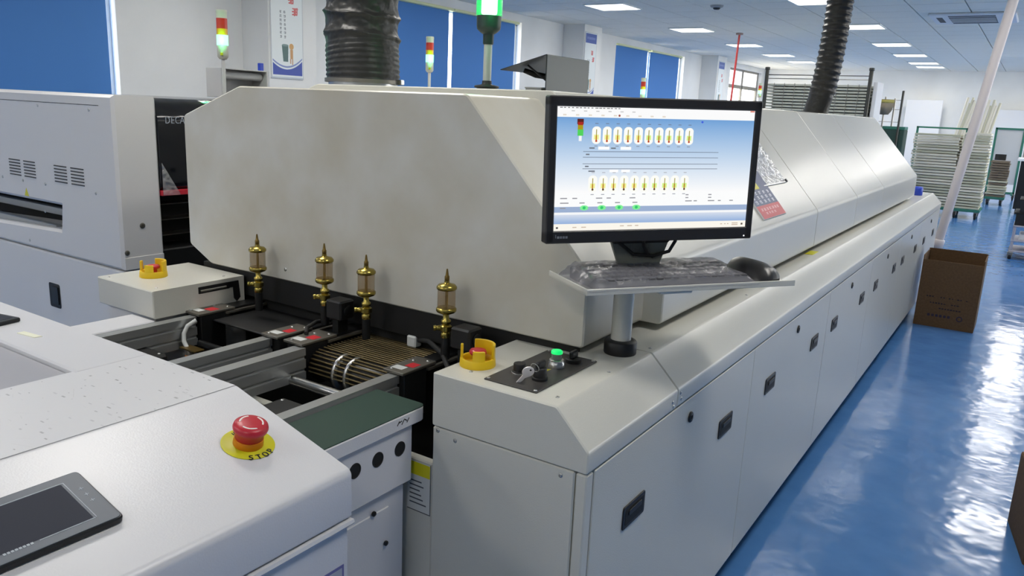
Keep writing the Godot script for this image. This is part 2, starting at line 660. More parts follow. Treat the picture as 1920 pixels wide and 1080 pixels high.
		part("window_sill", Sh.new().box2(Vector3(XL - 0.19, y0 - 0.03, za + 0.03), Vector3(XL + 0.05, y0, zb - 0.03), 0.006), M.window_frame, win)
	# roller blinds, two to a window
	var bl := [[-0.66, -2.20, "blue roller blind hanging left of the next one, mostly outside the frame"],
		[-2.28, -3.96, "blue roller blind at the picture's left edge, beside the bright daylight gap"],
		[-7.14, -8.762, "blue roller blind right of the thick black duct, behind the small signal tower"],
		[-8.842, -10.385, "blue roller blind behind the large green signal tower on the oven"],
		[-13.86, -15.30, "blue roller blind left of the gap, in the window above the monitor"],
		[-15.44, -17.005, "blue roller blind right of the gap, in the window above the monitor"]]
	for b in bl:
		var t := thing("roller_blind", b[2], "blind", Vector3(XL - 0.05, y1, (b[0] + b[1]) / 2), "blue roller blinds")
		var sh := Sh.new()
		var nseg := 24
		for s in nseg:   # cloth with a faint wave, 3 mm thick
			var za: float = lerpf(b[0], b[1], float(s) / nseg)
			var zb: float = lerpf(b[0], b[1], float(s + 1) / nseg)
			var xa := XL - 0.05 + 0.003 * sin(za * 9.0)
			var xb := XL - 0.05 + 0.003 * sin(zb * 9.0)
			sh.flat([Vector3(xa, 1.02, za), Vector3(xb, 1.02, zb), Vector3(xb, y1 - 0.03, zb), Vector3(xa, y1 - 0.03, za)], Vector3(1, 0, 0))
			sh.flat([Vector3(xa - 0.003, 1.02, za), Vector3(xb - 0.003, 1.02, zb), Vector3(xb - 0.003, y1 - 0.03, zb), Vector3(xa - 0.003, y1 - 0.03, za)], Vector3(-1, 0, 0))
		part("cloth", sh, M.blind_blue, t)
		part("top_rail", Sh.new().box2(Vector3(XL - 0.08, y1 - 0.035, b[0] + 0.034), Vector3(XL + 0.015, y1 - 0.001, b[1] - 0.034), 0.006), M.blind_rail, t)
		part("bottom_bar", Sh.new().cyl(Vector3(XL - 0.0515, 1.02, b[0]), Vector3(XL - 0.0515, 1.02, b[1]), 0.012, 10), M.blind_rail, t)

func ceiling_lights(energy: float) -> void:
	var fs := Sh.new()
	for s in [[-0.3, -0.28, -0.3, 0.3], [0.28, 0.3, -0.3, 0.3], [-0.28, 0.28, -0.3, -0.28], [-0.28, 0.28, 0.28, 0.3]]:
		fs.box2(Vector3(s[0], -0.004, s[2]), Vector3(s[1], 0.03, s[3]), 0.002)
	var fmesh := fs.mesh()
	var dmesh := Sh.new().box2(Vector3(-0.28, 0.004, -0.28), Vector3(0.28, 0.02, 0.28)).mesh()
	var rows := [[-5.08, [-20.1, -18.1, -15.67, -12.87, -9.95, -7.1, -4.3, -1.5, 1.3, 4.0]],
		[-2.45, [-21.6, -20.3, -18.1, -15.72, -12.85, -10.05, -7.2, -4.4, -1.6, 1.2, 4.0]],
		[0.15, [-20.6, -18.1, -15.7, -12.8, -10.0, -7.2, -4.4, -1.6, 1.2]],
		[2.8, [-20.6, -18.1, -15.7, -12.8]]]
	var names := {"-5.08,-9.95": "square ceiling light panel just above and left of the blue poster header",
		"-5.08,-12.87": "square ceiling light panel above the right blind of the far window",
		"-5.08,-15.67": "square ceiling light panel beside the red pipe", "-5.08,-18.1": "square ceiling light panel left of the slanting duct, second from the back wall",
		"-5.08,-20.1": "square ceiling light panel touching the left edge of the slanting duct",
		"-2.45,-10.05": "square ceiling light panel cut by the top of the picture, left of the slanting duct",
		"-2.45,-12.85": "square ceiling light panel touching the right edge of the slanting duct",
		"-2.45,-15.72": "square ceiling light panel second to the right of the slanting duct", "-2.45,-18.1": "square ceiling light panel third to the right of the slanting duct",
		"-2.45,-20.3": "square ceiling light panel partly overlapped by the one nearest the back wall", "-2.45,-21.6": "square ceiling light panel nearest the far back wall"}
	for r in rows:
		for z in r[1]:
			var key := "%s,%s" % [str(r[0]), str(z)]
			var t := thing("ceiling_light", names.get(key, "square ceiling light panel outside the picture"), "ceiling light", Vector3(r[0], HC - 0.012, z), "square ceiling light panels")
			put("light_frame", fmesh, M.window_frame, t)
			put("light_diffuser", dmesh, M.panel_glow, t)
			var l := AreaLight3D.new()
			l.name = "panel_light"
			l.area_size = Vector2(0.56, 0.56)
			l.light_energy = energy
			l.light_color = Color(1.0, 0.98, 0.945)
			l.shadow_enabled = true
			l.position = Vector3(0, -0.001, 0)
			l.rotation.x = -PI / 2
			l.set("area_range", 30.0)
			t.add_child(l)

# ------------------------------------------------------------------ reflow oven
const XS := -0.647    # face of the aisle side
const ZE := -1.296    # end of the ledge nearest the camera

func oven() -> void:
	var o := thing("reflow_oven", "long cream reflow oven with slanted hood lids and black door pulls beside the aisle", "oven", Vector3(-1.55, 0, -4.7))
	part("chassis", Sh.new().box2(Vector3(-2.38, 0.1, -1.66), Vector3(-0.752, 0.955, -7.98), 0.004), M.pit_black, o)
	part("plinth", Sh.new().box2(Vector3(-2.3, 0.0, -1.4), Vector3(-0.74, 0.1, -7.9), 0.003), M.black, o)
	# ledge covers along the aisle, chamfered towards it
	var prof := fillet(P([XS, 0.837, XS, 0.885, -0.727, 0.965, -1.05, 0.965, -1.05, 0.837]), 0.006)
	var prof2 := fillet(P([XS, 0.837, XS, 0.885, -0.727, 0.965, -0.93, 0.965, -0.93, 0.837]), 0.006)
	var c1 := part("ledge_cover", Sh.new().prism(prof, ZE, -1.766, Transform3D(), 0.003), M.cream_paint, o, "short chamfered cover carrying the control panel")
	var c2 := part("ledge_cover", Sh.new().prism(prof2, -1.769, -8.04, Transform3D(), 0.003), M.cream_paint, o, "long chamfered cover under the hood lids")
	for p in [Vector3(-0.985, 0.965, -1.352), Vector3(-0.752, 0.965, -1.342), Vector3(-0.93, 0.965, -1.60), Vector3(-0.742, 0.965, -1.56)]:
		screw(p, Vector3.UP, c1)
	for p in [Vector3(-0.745, 0.965, -1.80), Vector3(-0.745, 0.965, -2.6)]:
		screw(p, Vector3.UP, c2)
	for p in [Vector3(XS, 0.862, -1.735), Vector3(XS, 0.848, -1.742), Vector3(XS, 0.872, -1.785), Vector3(XS, 0.855, -1.792)]:
		screw(p, Vector3.RIGHT, c2, 0.005)
	# lower end cover facing the camera
	var e := part("end_cover", Sh.new().box2(Vector3(-1.05, 0.1, -1.300), Vector3(-0.678, 0.833, -1.33), 0.003), M.cream_paint, o)
	for p in [Vector3(-0.985, 0.815, -1.300), Vector3(-0.71, 0.817, -1.300), Vector3(-1.035, 0.826, -1.300)]:
		screw(p, Vector3.BACK, e, 0.005)
	part("corner_strip", Sh.new().box2(Vector3(-0.675, 0.1, -1.300), Vector3(-0.6495, 0.833, -1.33), 0.003), M.cream_paint, o)
	# doors along the aisle
	var zs := [-1.333, -2.432, -3.535, -4.585, -5.655, -6.72, -8.03]
	var hz := [[-1.548, -2.192, -1.877], [-2.666, -3.318, -2.994], [-3.704, -4.376, -4.028], [-4.80, -5.48, -5.119], [-5.858, -6.513, -6.182], [-7.042, -7.678, -7.397]]
	var fr := Sh.new()
	var outer := rrect(0.118, 0.058, 0.008)
	var tr := frame_at(Vector3.ZERO, Vector3(0, 0, -1), Vector3.UP)   # local z points to +x
	fr.prism(outer, 0.0, 0.0035, tr, 0.0012)
	var frame_mesh := fr.mesh()
	var cup := Sh.new().prism(rrect(0.098, 0.040, 0.006), 0.0035, 0.0042, tr)
	var cup_mesh := cup.mesh()
	var lever := Sh.new().prism(rrect(0.07, 0.014, 0.005), 0.0042, 0.007, frame_at(Vector3(0, 0.008, 0), Vector3(0, 0, -1), Vector3.UP), 0.001)
	var lever_mesh := lever.mesh()
	var lock := Sh.new().turned([0.015, 0, 0.015, 0.003, 0.013, 0.005, 0.006, 0.005, 0.006, 0.003, 0, 0.003], Transform3D(Basis(Vector3(0, 1, 0), Vector3(1, 0, 0), Vector3(0, 0, -1)), Vector3.ZERO), 18)
	var lock_mesh := lock.mesh()
	for i in 6:
		var d := part("side_door", Sh.new().box2(Vector3(-0.672, 0.1, zs[i] - 0.0015), Vector3(-0.6485, 0.833, zs[i + 1] + 0.0025), 0.002), M.cream_paint, o)
		for k in 2:
			put("door_handle", frame_mesh, M.black, d, Vector3(-0.6485, 0.652, hz[i][k]))
			put("handle_cup", cup_mesh, M.pit_black, d, Vector3(-0.6485, 0.652, hz[i][k]))
			put("handle_lever", lever_mesh, M.black, d, Vector3(-0.6485, 0.652, hz[i][k]))
		put("door_lock", lock_mesh, M.black, d, Vector3(-0.6485, 0.778, hz[i][2]))
	# hood: front end section, then four lids
	var pf := fillet(P([-0.845, 0.985, -0.845, 1.177, -1.222, 1.581, -2.12, 1.581, -2.415, 1.480, -2.415, 1.04, -2.30, 0.985]), 0.012)
	var hf := part("hood_end", Sh.new().prism(pf, -1.62, -1.975, Transform3D(), 0.004), M.stained_cream, o, "flat cream end of the hood behind the brass oil cups")
	screw(Vector3(-1.92, 1.0217, -1.62), Vector3.BACK, hf, 0.006)
	var ph := fillet(P([-0.786, 0.985, -0.786, 1.156, -1.172, 1.604, -2.14, 1.604, -2.45, 1.49, -2.45, 0.985]), 0.014)
	var lz := [-1.96, -3.72, -4.655, -5.555, -7.2]
	for i in 4:
		part("hood_lid", Sh.new().prism(ph, lz[i] - 0.002, lz[i + 1] + 0.002, Transform3D(), 0.003), M.cream_paint, o)
	# black sill under the front of the hood
	part("hood_sill", Sh.new().box2(Vector3(-2.36, 0.90, -1.632), Vector3(-0.87, 0.984, -1.655), 0.002), M.pit_black, o)
	# left end box, mirror of the ledge
	var lb := part("end_box", Sh.new().prism(P([-2.432, 0.883, -2.13, 0.883, -2.13, 0.969, -2.432, 0.969]), ZE, -1.625, Transform3D(), 0.003), M.cream_paint, o, "low cream box under the left yellow guard")
	for p in [Vector3(-2.40, 0.969, -1.315), Vector3(-2.165, 0.969, -1.33), Vector3(-2.165, 0.969, -1.57)]:
		screw(p, Vector3.UP, lb)
	sub("slot_plate", Sh.new().box2(Vector3(-2.131, 0.935, -1.45), Vector3(-2.128, 0.957, -1.565), 0.001), M.black, lb)
	sub("slot_rod", Sh.new().cyl(Vector3(-2.126, 0.944, -1.455), Vector3(-2.126, 0.944, -1.55), 0.0035, 10), M.steel, lb)
	sub("slot_bracket", Sh.new().prism(P([-1.56, 0.957, -1.598, 0.957, -1.604, 0.90, -1.590, 0.888, -1.580, 0.900, -1.578, 0.938, -1.56, 0.938]), 0, 0.004, Transform3D(Basis(Vector3(0, 0, 1), Vector3(0, 1, 0), Vector3(-1, 0, 0)), Vector3(-2.126, 0, 0))), M.black, lb)
	part("left_column", Sh.new().box2(Vector3(-2.41, 0.1, -1.312), Vector3(-2.15, 0.882, -1.64), 0.003), M.machine_white, o)
	# lower front panel under the rails with its warning sticker
	part("front_panel", Sh.new().box2(Vector3(-2.145, 0.1, -1.306), Vector3(-1.0535, 0.735, -1.33), 0.003), M.cream_paint, o)
	var im := im_new(96, 160, rgb(206, 208, 206))
	im_r(im, 4, 4, 92, 44, rgb(214, 206, 20))
	for i in 6:
		im_r(im, 10, 62 + i * 14, rng.randf_range(52, 86), 66 + i * 14, rgb(70, 74, 80))
	im_r(im, 0, 157, 96, 160, rgb(70, 70, 72)); im_r(im, 93, 0, 96, 160, rgb(90, 90, 92))
	part("warning_sticker", Sh.new().quad(Vector3(-1.128, 0.730, -1.3045), Vector3(-1.056, 0.730, -1.3045), Vector3(-1.056, 0.600, -1.3045), Vector3(-1.128, 0.600, -1.3045)), tex_mat("warning_print", im), o, "white sticker with a yellow band")

# ------------------------------------------------------------------ in-feed of the oven: rails, brackets, mesh belt
func in_feed() -> void:
	var f := thing("conveyor_infeed", "dark oven in-feed with aluminium rails, mesh belt and black motors between the two machines", "conveyor", Vector3(-1.7, 0.5, -1.3))
	# T-slot rails: profile in xy
	var rails := [[-2.112, 0.034, -1.405], [-1.767, 0.034, -1.41], [-1.632, 0.038, -1.41], [-1.282, 0.032, -1.41]]
	for r in rails:
		var x: float = r[0]
		var w: float = r[1]
		var p := P([x, 0.880, x, 0.858, x + 0.006, 0.858, x + 0.006, 0.848, x, 0.848, x, 0.822, x + 0.006, 0.822, x + 0.006, 0.812, x, 0.812, x, 0.79,
			x + w, 0.79, x + w, 0.812, x + w - 0.006, 0.812, x + w - 0.006, 0.822, x + w, 0.822, x + w, 0.848, x + w - 0.006, 0.848, x + w - 0.006, 0.858, x + w, 0.858, x + w, 0.880])
		part("rail", Sh.new().prism(p, -0.9475, r[2], Transform3D(), 0.001), M.aluminium, f)
	# end brackets of the oven's rails: block, cover plate, stickers, screws
	var br := [[-2.105, 0.075, 0], [-1.738, 0.062, 1], [-1.640, 0.068, 2], [-1.266, 0.06, 3]]
	for b in br:
		var x: float = b[0]
		var w: float = b[1]
		var k := part("rail_bracket", Sh.new().box2(Vector3(x - w / 2, 0.755, -1.412), Vector3(x + w / 2, 0.882, -1.50), 0.002), M.dark_metal, f)
		sub("cover_plate", Sh.new().box2(Vector3(x - w / 2 - 0.004, 0.882, -1.402), Vector3(x + w / 2 + 0.004, 0.890, -1.535), 0.0015), M.dull_steel, k)
		sub("sticker", Sh.new().box2(Vector3(x - 0.004, 0.890, -1.452), Vector3(x + w / 2 - 0.006, 0.8905, -1.484)), M.sticker_red, k, "small red sticker")
		sub("sticker", Sh.new().box2(Vector3(x - w / 2 + 0.006, 0.890, -1.422), Vector3(x + 0.012, 0.8905, -1.446)), M.sticker_white, k, "small white sticker")
		for s in [Vector3(x - w * 0.25, 0.8905, -1.415), Vector3(x - w * 0.25, 0.89, -1.50), Vector3(x + w * 0.3, 0.89, -1.52)]:
			screw(s, Vector3.UP, k, 0.005)
		sub("guide_beam", Sh.new().box2(Vector3(x - w * 0.4, 0.858, -1.535), Vector3(x + w * 0.4, 0.886, -1.66), 0.002), M.dark_metal, k)
		sub("guide_strip", Sh.new().box2(Vector3(x + w * 0.42, 0.872, -1.50), Vector3(x + w * 0.42 + 0.012, 0.88, -1.66), 0.001), M.dull_steel, k)
	# black sheet in the left lane
	part("cover_sheet", Sh.new().box2(Vector3(-2.066, 0.858, -1.452), Vector3(-1.772, 0.864, -1.655), 0.002), M.black, f)
	# mesh belt rods in the right lane, wrapped over a roller
	var roller := part("belt_roller", Sh.new().cyl(Vector3(-1.605, 0.816, -1.468), Vector3(-1.295, 0.816, -1.468), 0.040, 28, 0.003), M.dark_metal, f)
	for x in [-1.50, -1.455]:
		sub("collar", Sh.new().cyl(Vector3(x - 0.006, 0.816, -1.468), Vector3(x + 0.006, 0.816, -1.468), 0.0530, 28, 0.002), M.steel, roller)
	var rod := Sh.new().cyl(Vector3(-1.592, 0, 0), Vector3(-1.304, 0, 0), 0.0029, 8).mesh()
	for i in 15:
		put("mesh_rod", rod, M.rod_metal, f, Vector3(0, 0.866, -1.475 - 0.0134 * i) - f.position)
	for i in 7:
		var a := 0.24 * (i + 1)
		put("mesh_rod", rod, M.rod_metal, f, Vector3(0, 0.816 + 0.050 * cos(a), -1.468 + 0.050 * sin(a)) - f.position)
	part("belt_bed", Sh.new().box2(Vector3(-1.60, 0.835, -1.475), Vector3(-1.30, 0.850, -1.66), 0.001), M.pit_black, f)
	# cross shafts
	part("drive_shaft", Sh.new().cyl(Vector3(-1.598, 0.80, -1.36), Vector3(-1.284, 0.80, -1.36), 0.013, 18), M.steel, f)
	part("drive_shaft", Sh.new().cyl(Vector3(-1.715, 0.775, -1.05), Vector3(-1.285, 0.775, -1.05), 0.011, 18), M.dark_metal, f)
	part("drive_shaft", Sh.new().cyl(Vector3(-2.062, 0.80, -1.40), Vector3(-1.77, 0.80, -1.40), 0.010, 18), M.dark_metal, f)
	part("shaft_coupling", Sh.new().turned([0.012, 0, 0.022, 0.002, 0.022, 0.05, 0.017, 0.053, 0.017, 0.075, 0.012, 0.077], Transform3D(Basis(Vector3(0, 1, 0), Vector3(1, 0, 0), Vector3(0, 0, -1)), Vector3(-1.90, 0.80, -1.40)), 20), M.steel, f)
	# motors
	for q in [[Vector3(-2.05, 0.765, -1.17), Vector3(0.13, 0.11, 0.15)], [Vector3(-1.44, 0.745, -1.18), Vector3(0.13, 0.12, 0.15)]]:
		var m := part("motor", Sh.new().box(q[0], q[1], 0.008), M.black, f)
		sub("motor_flange", Sh.new().box(q[0] + Vector3(-q[1].x * 0.5 - 0.01, 0, 0.0), Vector3(0.02, q[1].y * 0.8, q[1].z * 0.8), 0.004), M.rubber, m)
		sub("motor_boss", Sh.new().cyl(q[0] + Vector3(0, -0.01, -q[1].z * 0.5 - 0.03), q[0] + Vector3(0, -0.01, -q[1].z * 0.5), 0.03, 20, 0.003), M.dark_metal, m)
		for i in 4:
			screw(q[0] + Vector3((i % 2 - 0.5) * q[1].x * 0.75, q[1].y * 0.5, (i / 2 - 0.5) * q[1].z * 0.75), Vector3.UP, m, 0.005)
	part("shelf_plate", Sh.new().box2(Vector3(-2.14, 0.69, -0.96), Vector3(-1.28, 0.70, -1.30), 0.001), M.pit_black, f)
	# white hose with its sensor
	var hose := [Vector3(-2.052, 0.878, -1.385), Vector3(-2.064, 0.862, -1.362), Vector3(-2.066, 0.840, -1.350), Vector3(-2.060, 0.818, -1.345), Vector3(-2.046, 0.800, -1.345), Vector3(-2.036, 0.792, -1.345)]
	part("white_hose", Sh.new().tube(hose, [0.0065], 10), M.sticker_white, f)
	var se := part("sensor", Sh.new().cyl(Vector3(-2.035, 0.735, -1.345), Vector3(-2.035, 0.800, -1.345), 0.0125, 16, 0.002), M.dull_steel, f)
	sub("sensor_band", Sh.new().cyl(Vector3(-2.035, 0.765, -1.345), Vector3(-2.035, 0.782, -1.345), 0.0132, 16), M.orange_plastic, se, "orange band")
	part("sensor_clip", Sh.new().box2(Vector3(-2.060, 0.800, -1.362), Vector3(-1.985, 0.805, -1.328), 0.001), M.brass_dark, f)
	# white cable connector behind the mesh belt and a black cable
	part("cable_connector", Sh.new().box(Vector3(-1.40, 0.888, -1.640), Vector3(0.034, 0.034, 0.03), 0.004), M.sticker_white, f, "small white plastic connector")
	part("cable", Sh.new().tube([Vector3(-1.384, 0.893, -1.64), Vector3(-1.33, 0.905, -1.62), Vector3(-1.24, 0.90, -1.57), Vector3(-1.16, 0.885, -1.50), Vector3(-1.10, 0.84, -1.42)], [0.007], 8), M.rubber, f)
	part("cable", Sh.new().tube([Vector3(-1.70, 0.90, -1.60), Vector3(-1.705, 0.905, -1.55), Vector3(-1.69, 0.90, -1.50), Vector3(-1.66, 0.895, -1.47)], [0.006], 8), M.rubber, f)
	# white side cover left of the first rail
	part("side_cover", Sh.new().box2(Vector3(-2.235, 0.83, -0.9475), Vector3(-2.116, 0.883, -1.29), 0.003), M.white_paint, f)

func oil_cups() -> void:
	var at := [Vector3(-1.985, 0.952, -1.566), Vector3(-1.685, 0.962, -1.566), Vector3(-1.517, 0.952, -1.566), Vector3(-1.228, 0.955, -1.566)]
	var lab := ["brass oil cup with clear glass, the one nearest the left yellow guard", "brass oil cup with clear glass, second from the left, beside a black block",
		"brass oil cup with clear glass, third from the left, directly behind the red-stickered bracket", "brass oil cup with browner glass beside the right yellow guard"]
	var first: Node3D
	for i in 4:
		if i == 0:
			var t := thing("oil_cup", lab[0], "oil cup", at[0], "brass oil cups in front of the hood")
			sub("mount", Sh.new().cyl(Vector3(0, -0.065, 0), Vector3(0, -0.004, 0), 0.012, 16), M.dark_metal, t)
			sub("valve", Sh.new().turned([0, -0.006, 0.012, -0.006, 0.013, -0.002, 0.013, 0.006, 0.010, 0.010, 0.016, 0.014, 0.016, 0.026, 0.010, 0.030, 0.013, 0.034, 0.013, 0.042, 0.008, 0.046, 0.008, 0.062, 0, 0.062], Transform3D(), 20), M.brass, t)
			sub("valve_knob", Sh.new().turned([0, 0, 0.007, 0, 0.008, 0.003, 0.006, 0.012, 0.008, 0.014, 0.007, 0.02, 0, 0.021], Transform3D(Basis(Vector3(0, 1, 0), Vector3(-0.75, 0, 0.66), Vector3(0.66, 0, 0.75)), Vector3(-0.010, 0.020, 0.008)), 14), M.brass, t)
			sub("base_cap", Sh.new().turned([0, 0.058, 0.010, 0.058, 0.024, 0.064, 0.027, 0.068, 0.027, 0.074, 0.0245, 0.077, 0, 0.077], Transform3D(), 28), M.brass, t)
			sub("glass", Sh.new().turned([0.0235, 0.077, 0.0240, 0.080, 0.0240, 0.124, 0.0235, 0.127], Transform3D(), 32), M.cup_glass, t)
			sub("center_rod", Sh.new().cyl(Vector3(0, 0.077, 0), Vector3(0, 0.128, 0), 0.004, 12), M.brass_dark, t)
			sub("top_cap", Sh.new().turned([0, 0.125, 0.0245, 0.125, 0.027, 0.128, 0.027, 0.133, 0.022, 0.139, 0.010, 0.142, 0.007, 0.144, 0.007, 0.149, 0, 0.149], Transform3D(), 28), M.brass, t)
			sub("needle_screw", Sh.new().turned([0.005, 0.149, 0.0065, 0.151, 0.0065, 0.160, 0.0045, 0.163, 0.003, 0.174, 0.002, 0.180, 0, 0.181], Transform3D(), 14), M.brass_dark, t)
			first = t
		else:
			dup(first, "oil_cup", at[i] - at[0], lab[i])
	# black solenoid blocks beside two of the cups
	for q in [[Vector3(-1.628, 0.955, -1.572), "black square valve coil beside the second oil cup"], [Vector3(-1.155, 0.965, -1.56), "black square valve coil between the rightmost oil cup and the right yellow guard"]]:
		var t := thing("valve_coil", q[1], "valve coil", q[0], "black valve coils")
		sub("coil_body", Sh.new().box(Vector3.ZERO, Vector3(0.062, 0.058, 0.058), 0.005), M.black, t)
		sub("coil_nut", Sh.new().cyl(Vector3(0.031, 0, 0), Vector3(0.036, 0, 0), 0.016, 16, 0.001), M.dark_metal, t)
		sub("bracket_foot", Sh.new().box2(Vector3(-0.012, -0.075, -0.02), Vector3(0.012, -0.028, 0.02), 0.001), M.dark_metal, t)

# ------------------------------------------------------------------ white machine in the foreground
const SL := -0.2591    # slope of its console, radians about z

func foreground_machine() -> void:
	var m := thing("transfer_conveyor", "white transfer conveyor cabinet with sloping console and scuffed top, nearest the camera", "machine", Vector3(-1.6, 0, -0.2))
	# scuffed top: dark specks and scratches are dirt with outlines of their own
	var im := im_new(1024, 1024, rgb(216, 216, 219))
	for i in 520:
		var x := rng.randf() * 1010.0
		var y := rng.randf() * 1010.0
		var l := rng.randf_range(2.0, 14.0)
		var g := rng.randf_range(0.58, 0.84)
		im_r(im, x, y, x + l, y + rng.randf_range(1.5, 4.5), Color(g, g, g * 1.02))
	for i in 160:
		var p := Vector2(rng.randf() * 1000.0, rng.randf() * 1000.0)
		var d := Vector2.from_angle(rng.randf_range(-0.7, 0.5))
		var g := rng.randf_range(0.78, 0.86)
		for k in rng.randi_range(10, 60):
			var q := p + d * k
			if q.x >= 0 and q.x < 1024 and q.y >= 0 and q.y < 1024:
				im.set_pixelv(q, Color(g, g, g * 1.01))
	var top := tex_mat("scuffed_white_paint", im, 0.36)
	top.uv1_triplanar = true
	top.uv1_scale = Vector3(1.1, 1.1, 1.1)
	# right block with the console slope, extruded along z
	var p := P([-1.5755, 0.79, -0.947, 0.80, -0.947, 0.886, -0.955, 0.896, -1.262, 0.9775, -1.268, 0.979, -1.5755, 0.98])
	part("console_cover", Sh.new().prism(fillet(p, 0.006), -0.944, 0.75, Transform3D(), 0.004), M.white_paint, m)
	part("top_skin", Sh.new().box2(Vector3(-1.5745, 0.9795, -0.939), Vector3(-1.272, 0.9808, 0.74), 0.0004), top, m, "scuffed strip of the top with dark specks")
	part("top_cover", Sh.new().box2(Vector3(-2.75, 0.79, -0.944), Vector3(-1.5765, 0.980, -0.783), 0.004), M.white_paint, m)
	part("top_cover", Sh.new().box2(Vector3(-2.75, 0.79, -0.30), Vector3(-1.5765, 0.980, 0.75), 0.004), M.white_paint, m)
	part("recess_lip", Sh.new().box2(Vector3(-1.590, 0.93, -0.7825), Vector3(-1.577, 0.979, -0.3005), 0.002), M.white_paint, m)
	part("recess_lid", Sh.new().box2(Vector3(-2.74, 0.80, -0.7825), Vector3(-1.591, 0.968, -0.3005), 0.002), M.grey_acrylic, m, "grey sunken lid in the top")
	part("lower_cabinet", Sh.new().box2(Vector3(-2.74, 0.08, -0.940), Vector3(-0.953, 0.787, 0.74), 0.006), M.white_paint, m)
	part("plinth", Sh.new().box2(Vector3(-2.6, 0, -0.85), Vector3(-1.0, 0.08, 0.7)), M.black, m)
	part("edge_lip", Sh.new().prism(P([-0.955, 0.787, -0.943, 0.787, -0.941, 0.790, -0.943, 0.7965, -0.955, 0.7965]), -0.944, 0.75, Transform3D(), 0.002), M.white_paint, m)
	part("label_plate", Sh.new().box2(Vector3(-0.953, 0.655, -0.925), Vector3(-0.9524, 0.708, -0.80)), mat("violet_print", rgb(110, 108, 160), 0.4), m, "violet edged sticker low on the cabinet side")
	part("label_face", Sh.new().box2(Vector3(-0.9524, 0.660, -0.920), Vector3(-0.9520, 0.702, -0.805)), mat("pale_print", rgb(170, 174, 186), 0.4), m)
	# emergency stop on the console
	var e := thing("emergency_stop", "red mushroom emergency stop button on a round yellow STOP plate, on the white console", "stop button", Vector3(-1.105, 0.9365, -0.838))
	e.rotation.z = SL
	sub("plate", Sh.new().turned([0, 0, 0.0475, 0, 0.0475, 0.0008, 0.047, 0.0012, 0, 0.0012], Transform3D(), 48), M.yellow_plate, e)
	sub("collar", Sh.new().turned([0.0265, 0.0012, 0.027, 0.002, 0.026, 0.015, 0, 0.015], Transform3D(), 36), M.orange_plastic, e)
	var hd := sub("button_head", Sh.new().turned([0.023, 0.014, 0.025, 0.016, 0.026, 0.026, 0.030, 0.031, 0.0315, 0.036, 0.030, 0.042, 0.025, 0.0455, 0.015, 0.0468, 0, 0.047], Transform3D(), 40), M.red_plastic, e)
	for k in 3:   # printed arrows round the head
		var s := Sh.new()
		var a0 := TAU * k / 3.0 + 0.15
		var pts := PackedVector2Array()
		for i in 9:
			pts.append(Vector2.from_angle(a0 + 1.3 * i / 8.0) * 0.0215)
		for i in 9:
			pts.append(Vector2.from_angle(a0 + 1.3 * (8 - i) / 8.0) * (0.0186 if i < 8 else 0.0192))
		s.prism(pts, 0.0455, 0.0466, Transform3D(Basis(Vector3(1, 0, 0), Vector3(0, 0, 1), Vector3(0, 1, 0)), Vector3.ZERO))
		sub("printed_arrow", s, M.print_white, hd)
	var word := "STOP"
	for i in 4:
		var a := deg_to_rad(31.0 - 18.5 * i)   # angle in the plate's own plane, x right, z near
		var c := Vector3(cos(a), 0, sin(a))
		var rx := Vector3(sin(a), 0, -cos(a))
		var tm := put("letter", text_mesh(word[i], 0.0125, 0.0004, true), M.print_black, e)
		tm.transform = Transform3D(Basis(rx, -c, Vector3.UP), c * 0.0435 + Vector3(0, 0.0014, 0))
	for i in 2:   # two printed characters on the far side
		var a := deg_to_rad(178.0 + 34.0 * i)
		var g := Sh.new()
		var c := Vector3(cos(a), 0, sin(a)) * 0.036
		for q in [[0, 0.004, 0.010, 0.0014], [0, 0, 0.012, 0.0014], [0, -0.004, 0.009, 0.0014], [0.0, 0, 0.0014, 0.011]]:
			g.box(c + Vector3(q[0], 0.0014, q[1]), Vector3(q[2], 0.0004, q[3]))
		sub("printed_character", g, M.print_black, e)
	# touch panel on the console
	var t := thing("touch_panel", "dark grey touch screen panel set in the white console at the lower left", "touch panel", Vector3(-1.112, 0.9385, -0.452))
	t.rotation.z = SL
	var flat_t := Transform3D(Basis(Vector3(1, 0, 0), Vector3(0, 0, -1), Vector3(0, 1, 0)), Vector3.ZERO)
	sub("bezel", Sh.new().prism(rrect(0.134, 0.236, 0.010, 5), 0.0, 0.0115, flat_t, 0.002), M.dark_metal, t)
	sub("front_frame", Sh.new().prism(rrect(0.128, 0.230, 0.008, 5), 0.0115, 0.0125, flat_t, 0.0008), M.screen_bezel, t)
	sub("screen", Sh.new().prism(rrect(0.092, 0.164, 0.002, 2), 0.0125, 0.0127, flat_t), mat("dark_screen", rgb(52, 55, 66), 0.55, 0.0, 0.25), t)
	for q in [[-0.0475, 0, 0.0012, 0.172], [0, -0.086, 0.095, 0.0012], [0.0475, 0.068, 0.0012, 0.034], [0.0475, -0.045, 0.0012, 0.078]]:
		sub("printed_border", Sh.new().box(Vector3(q[0], 0.0127, q[1]), Vector3(q[2], 0.0004, q[3])), M.grey_print, t)
	for k in 3:
		var g := Sh.new()
		g.box(Vector3(-0.022 + 0.016 * k, 0.0127, -0.100), Vector3(0.007, 0.0004, 0.0012))
		g.box(Vector3(-0.022 + 0.016 * k, 0.0127, -0.100), Vector3(0.0012, 0.0004, 0.007))
		sub("printed_mark", g, M.grey_print, t)
	var lg := Sh.new()
	for k in 8:
		lg.box(Vector3(0.0478, 0.0127, 0.004 + 0.005 * k), Vector3(0.004, 0.0004, 0.0034))
	sub("printed_mark", lg, M.grey_print, t)
	# second dark panel at the picture's left edge, and a paper tag
	var t2 := thing("tablet_panel", "dark flat panel on the white top, cut by the left edge of the picture", "panel", Vector3(-2.13, 0.98, -0.83))
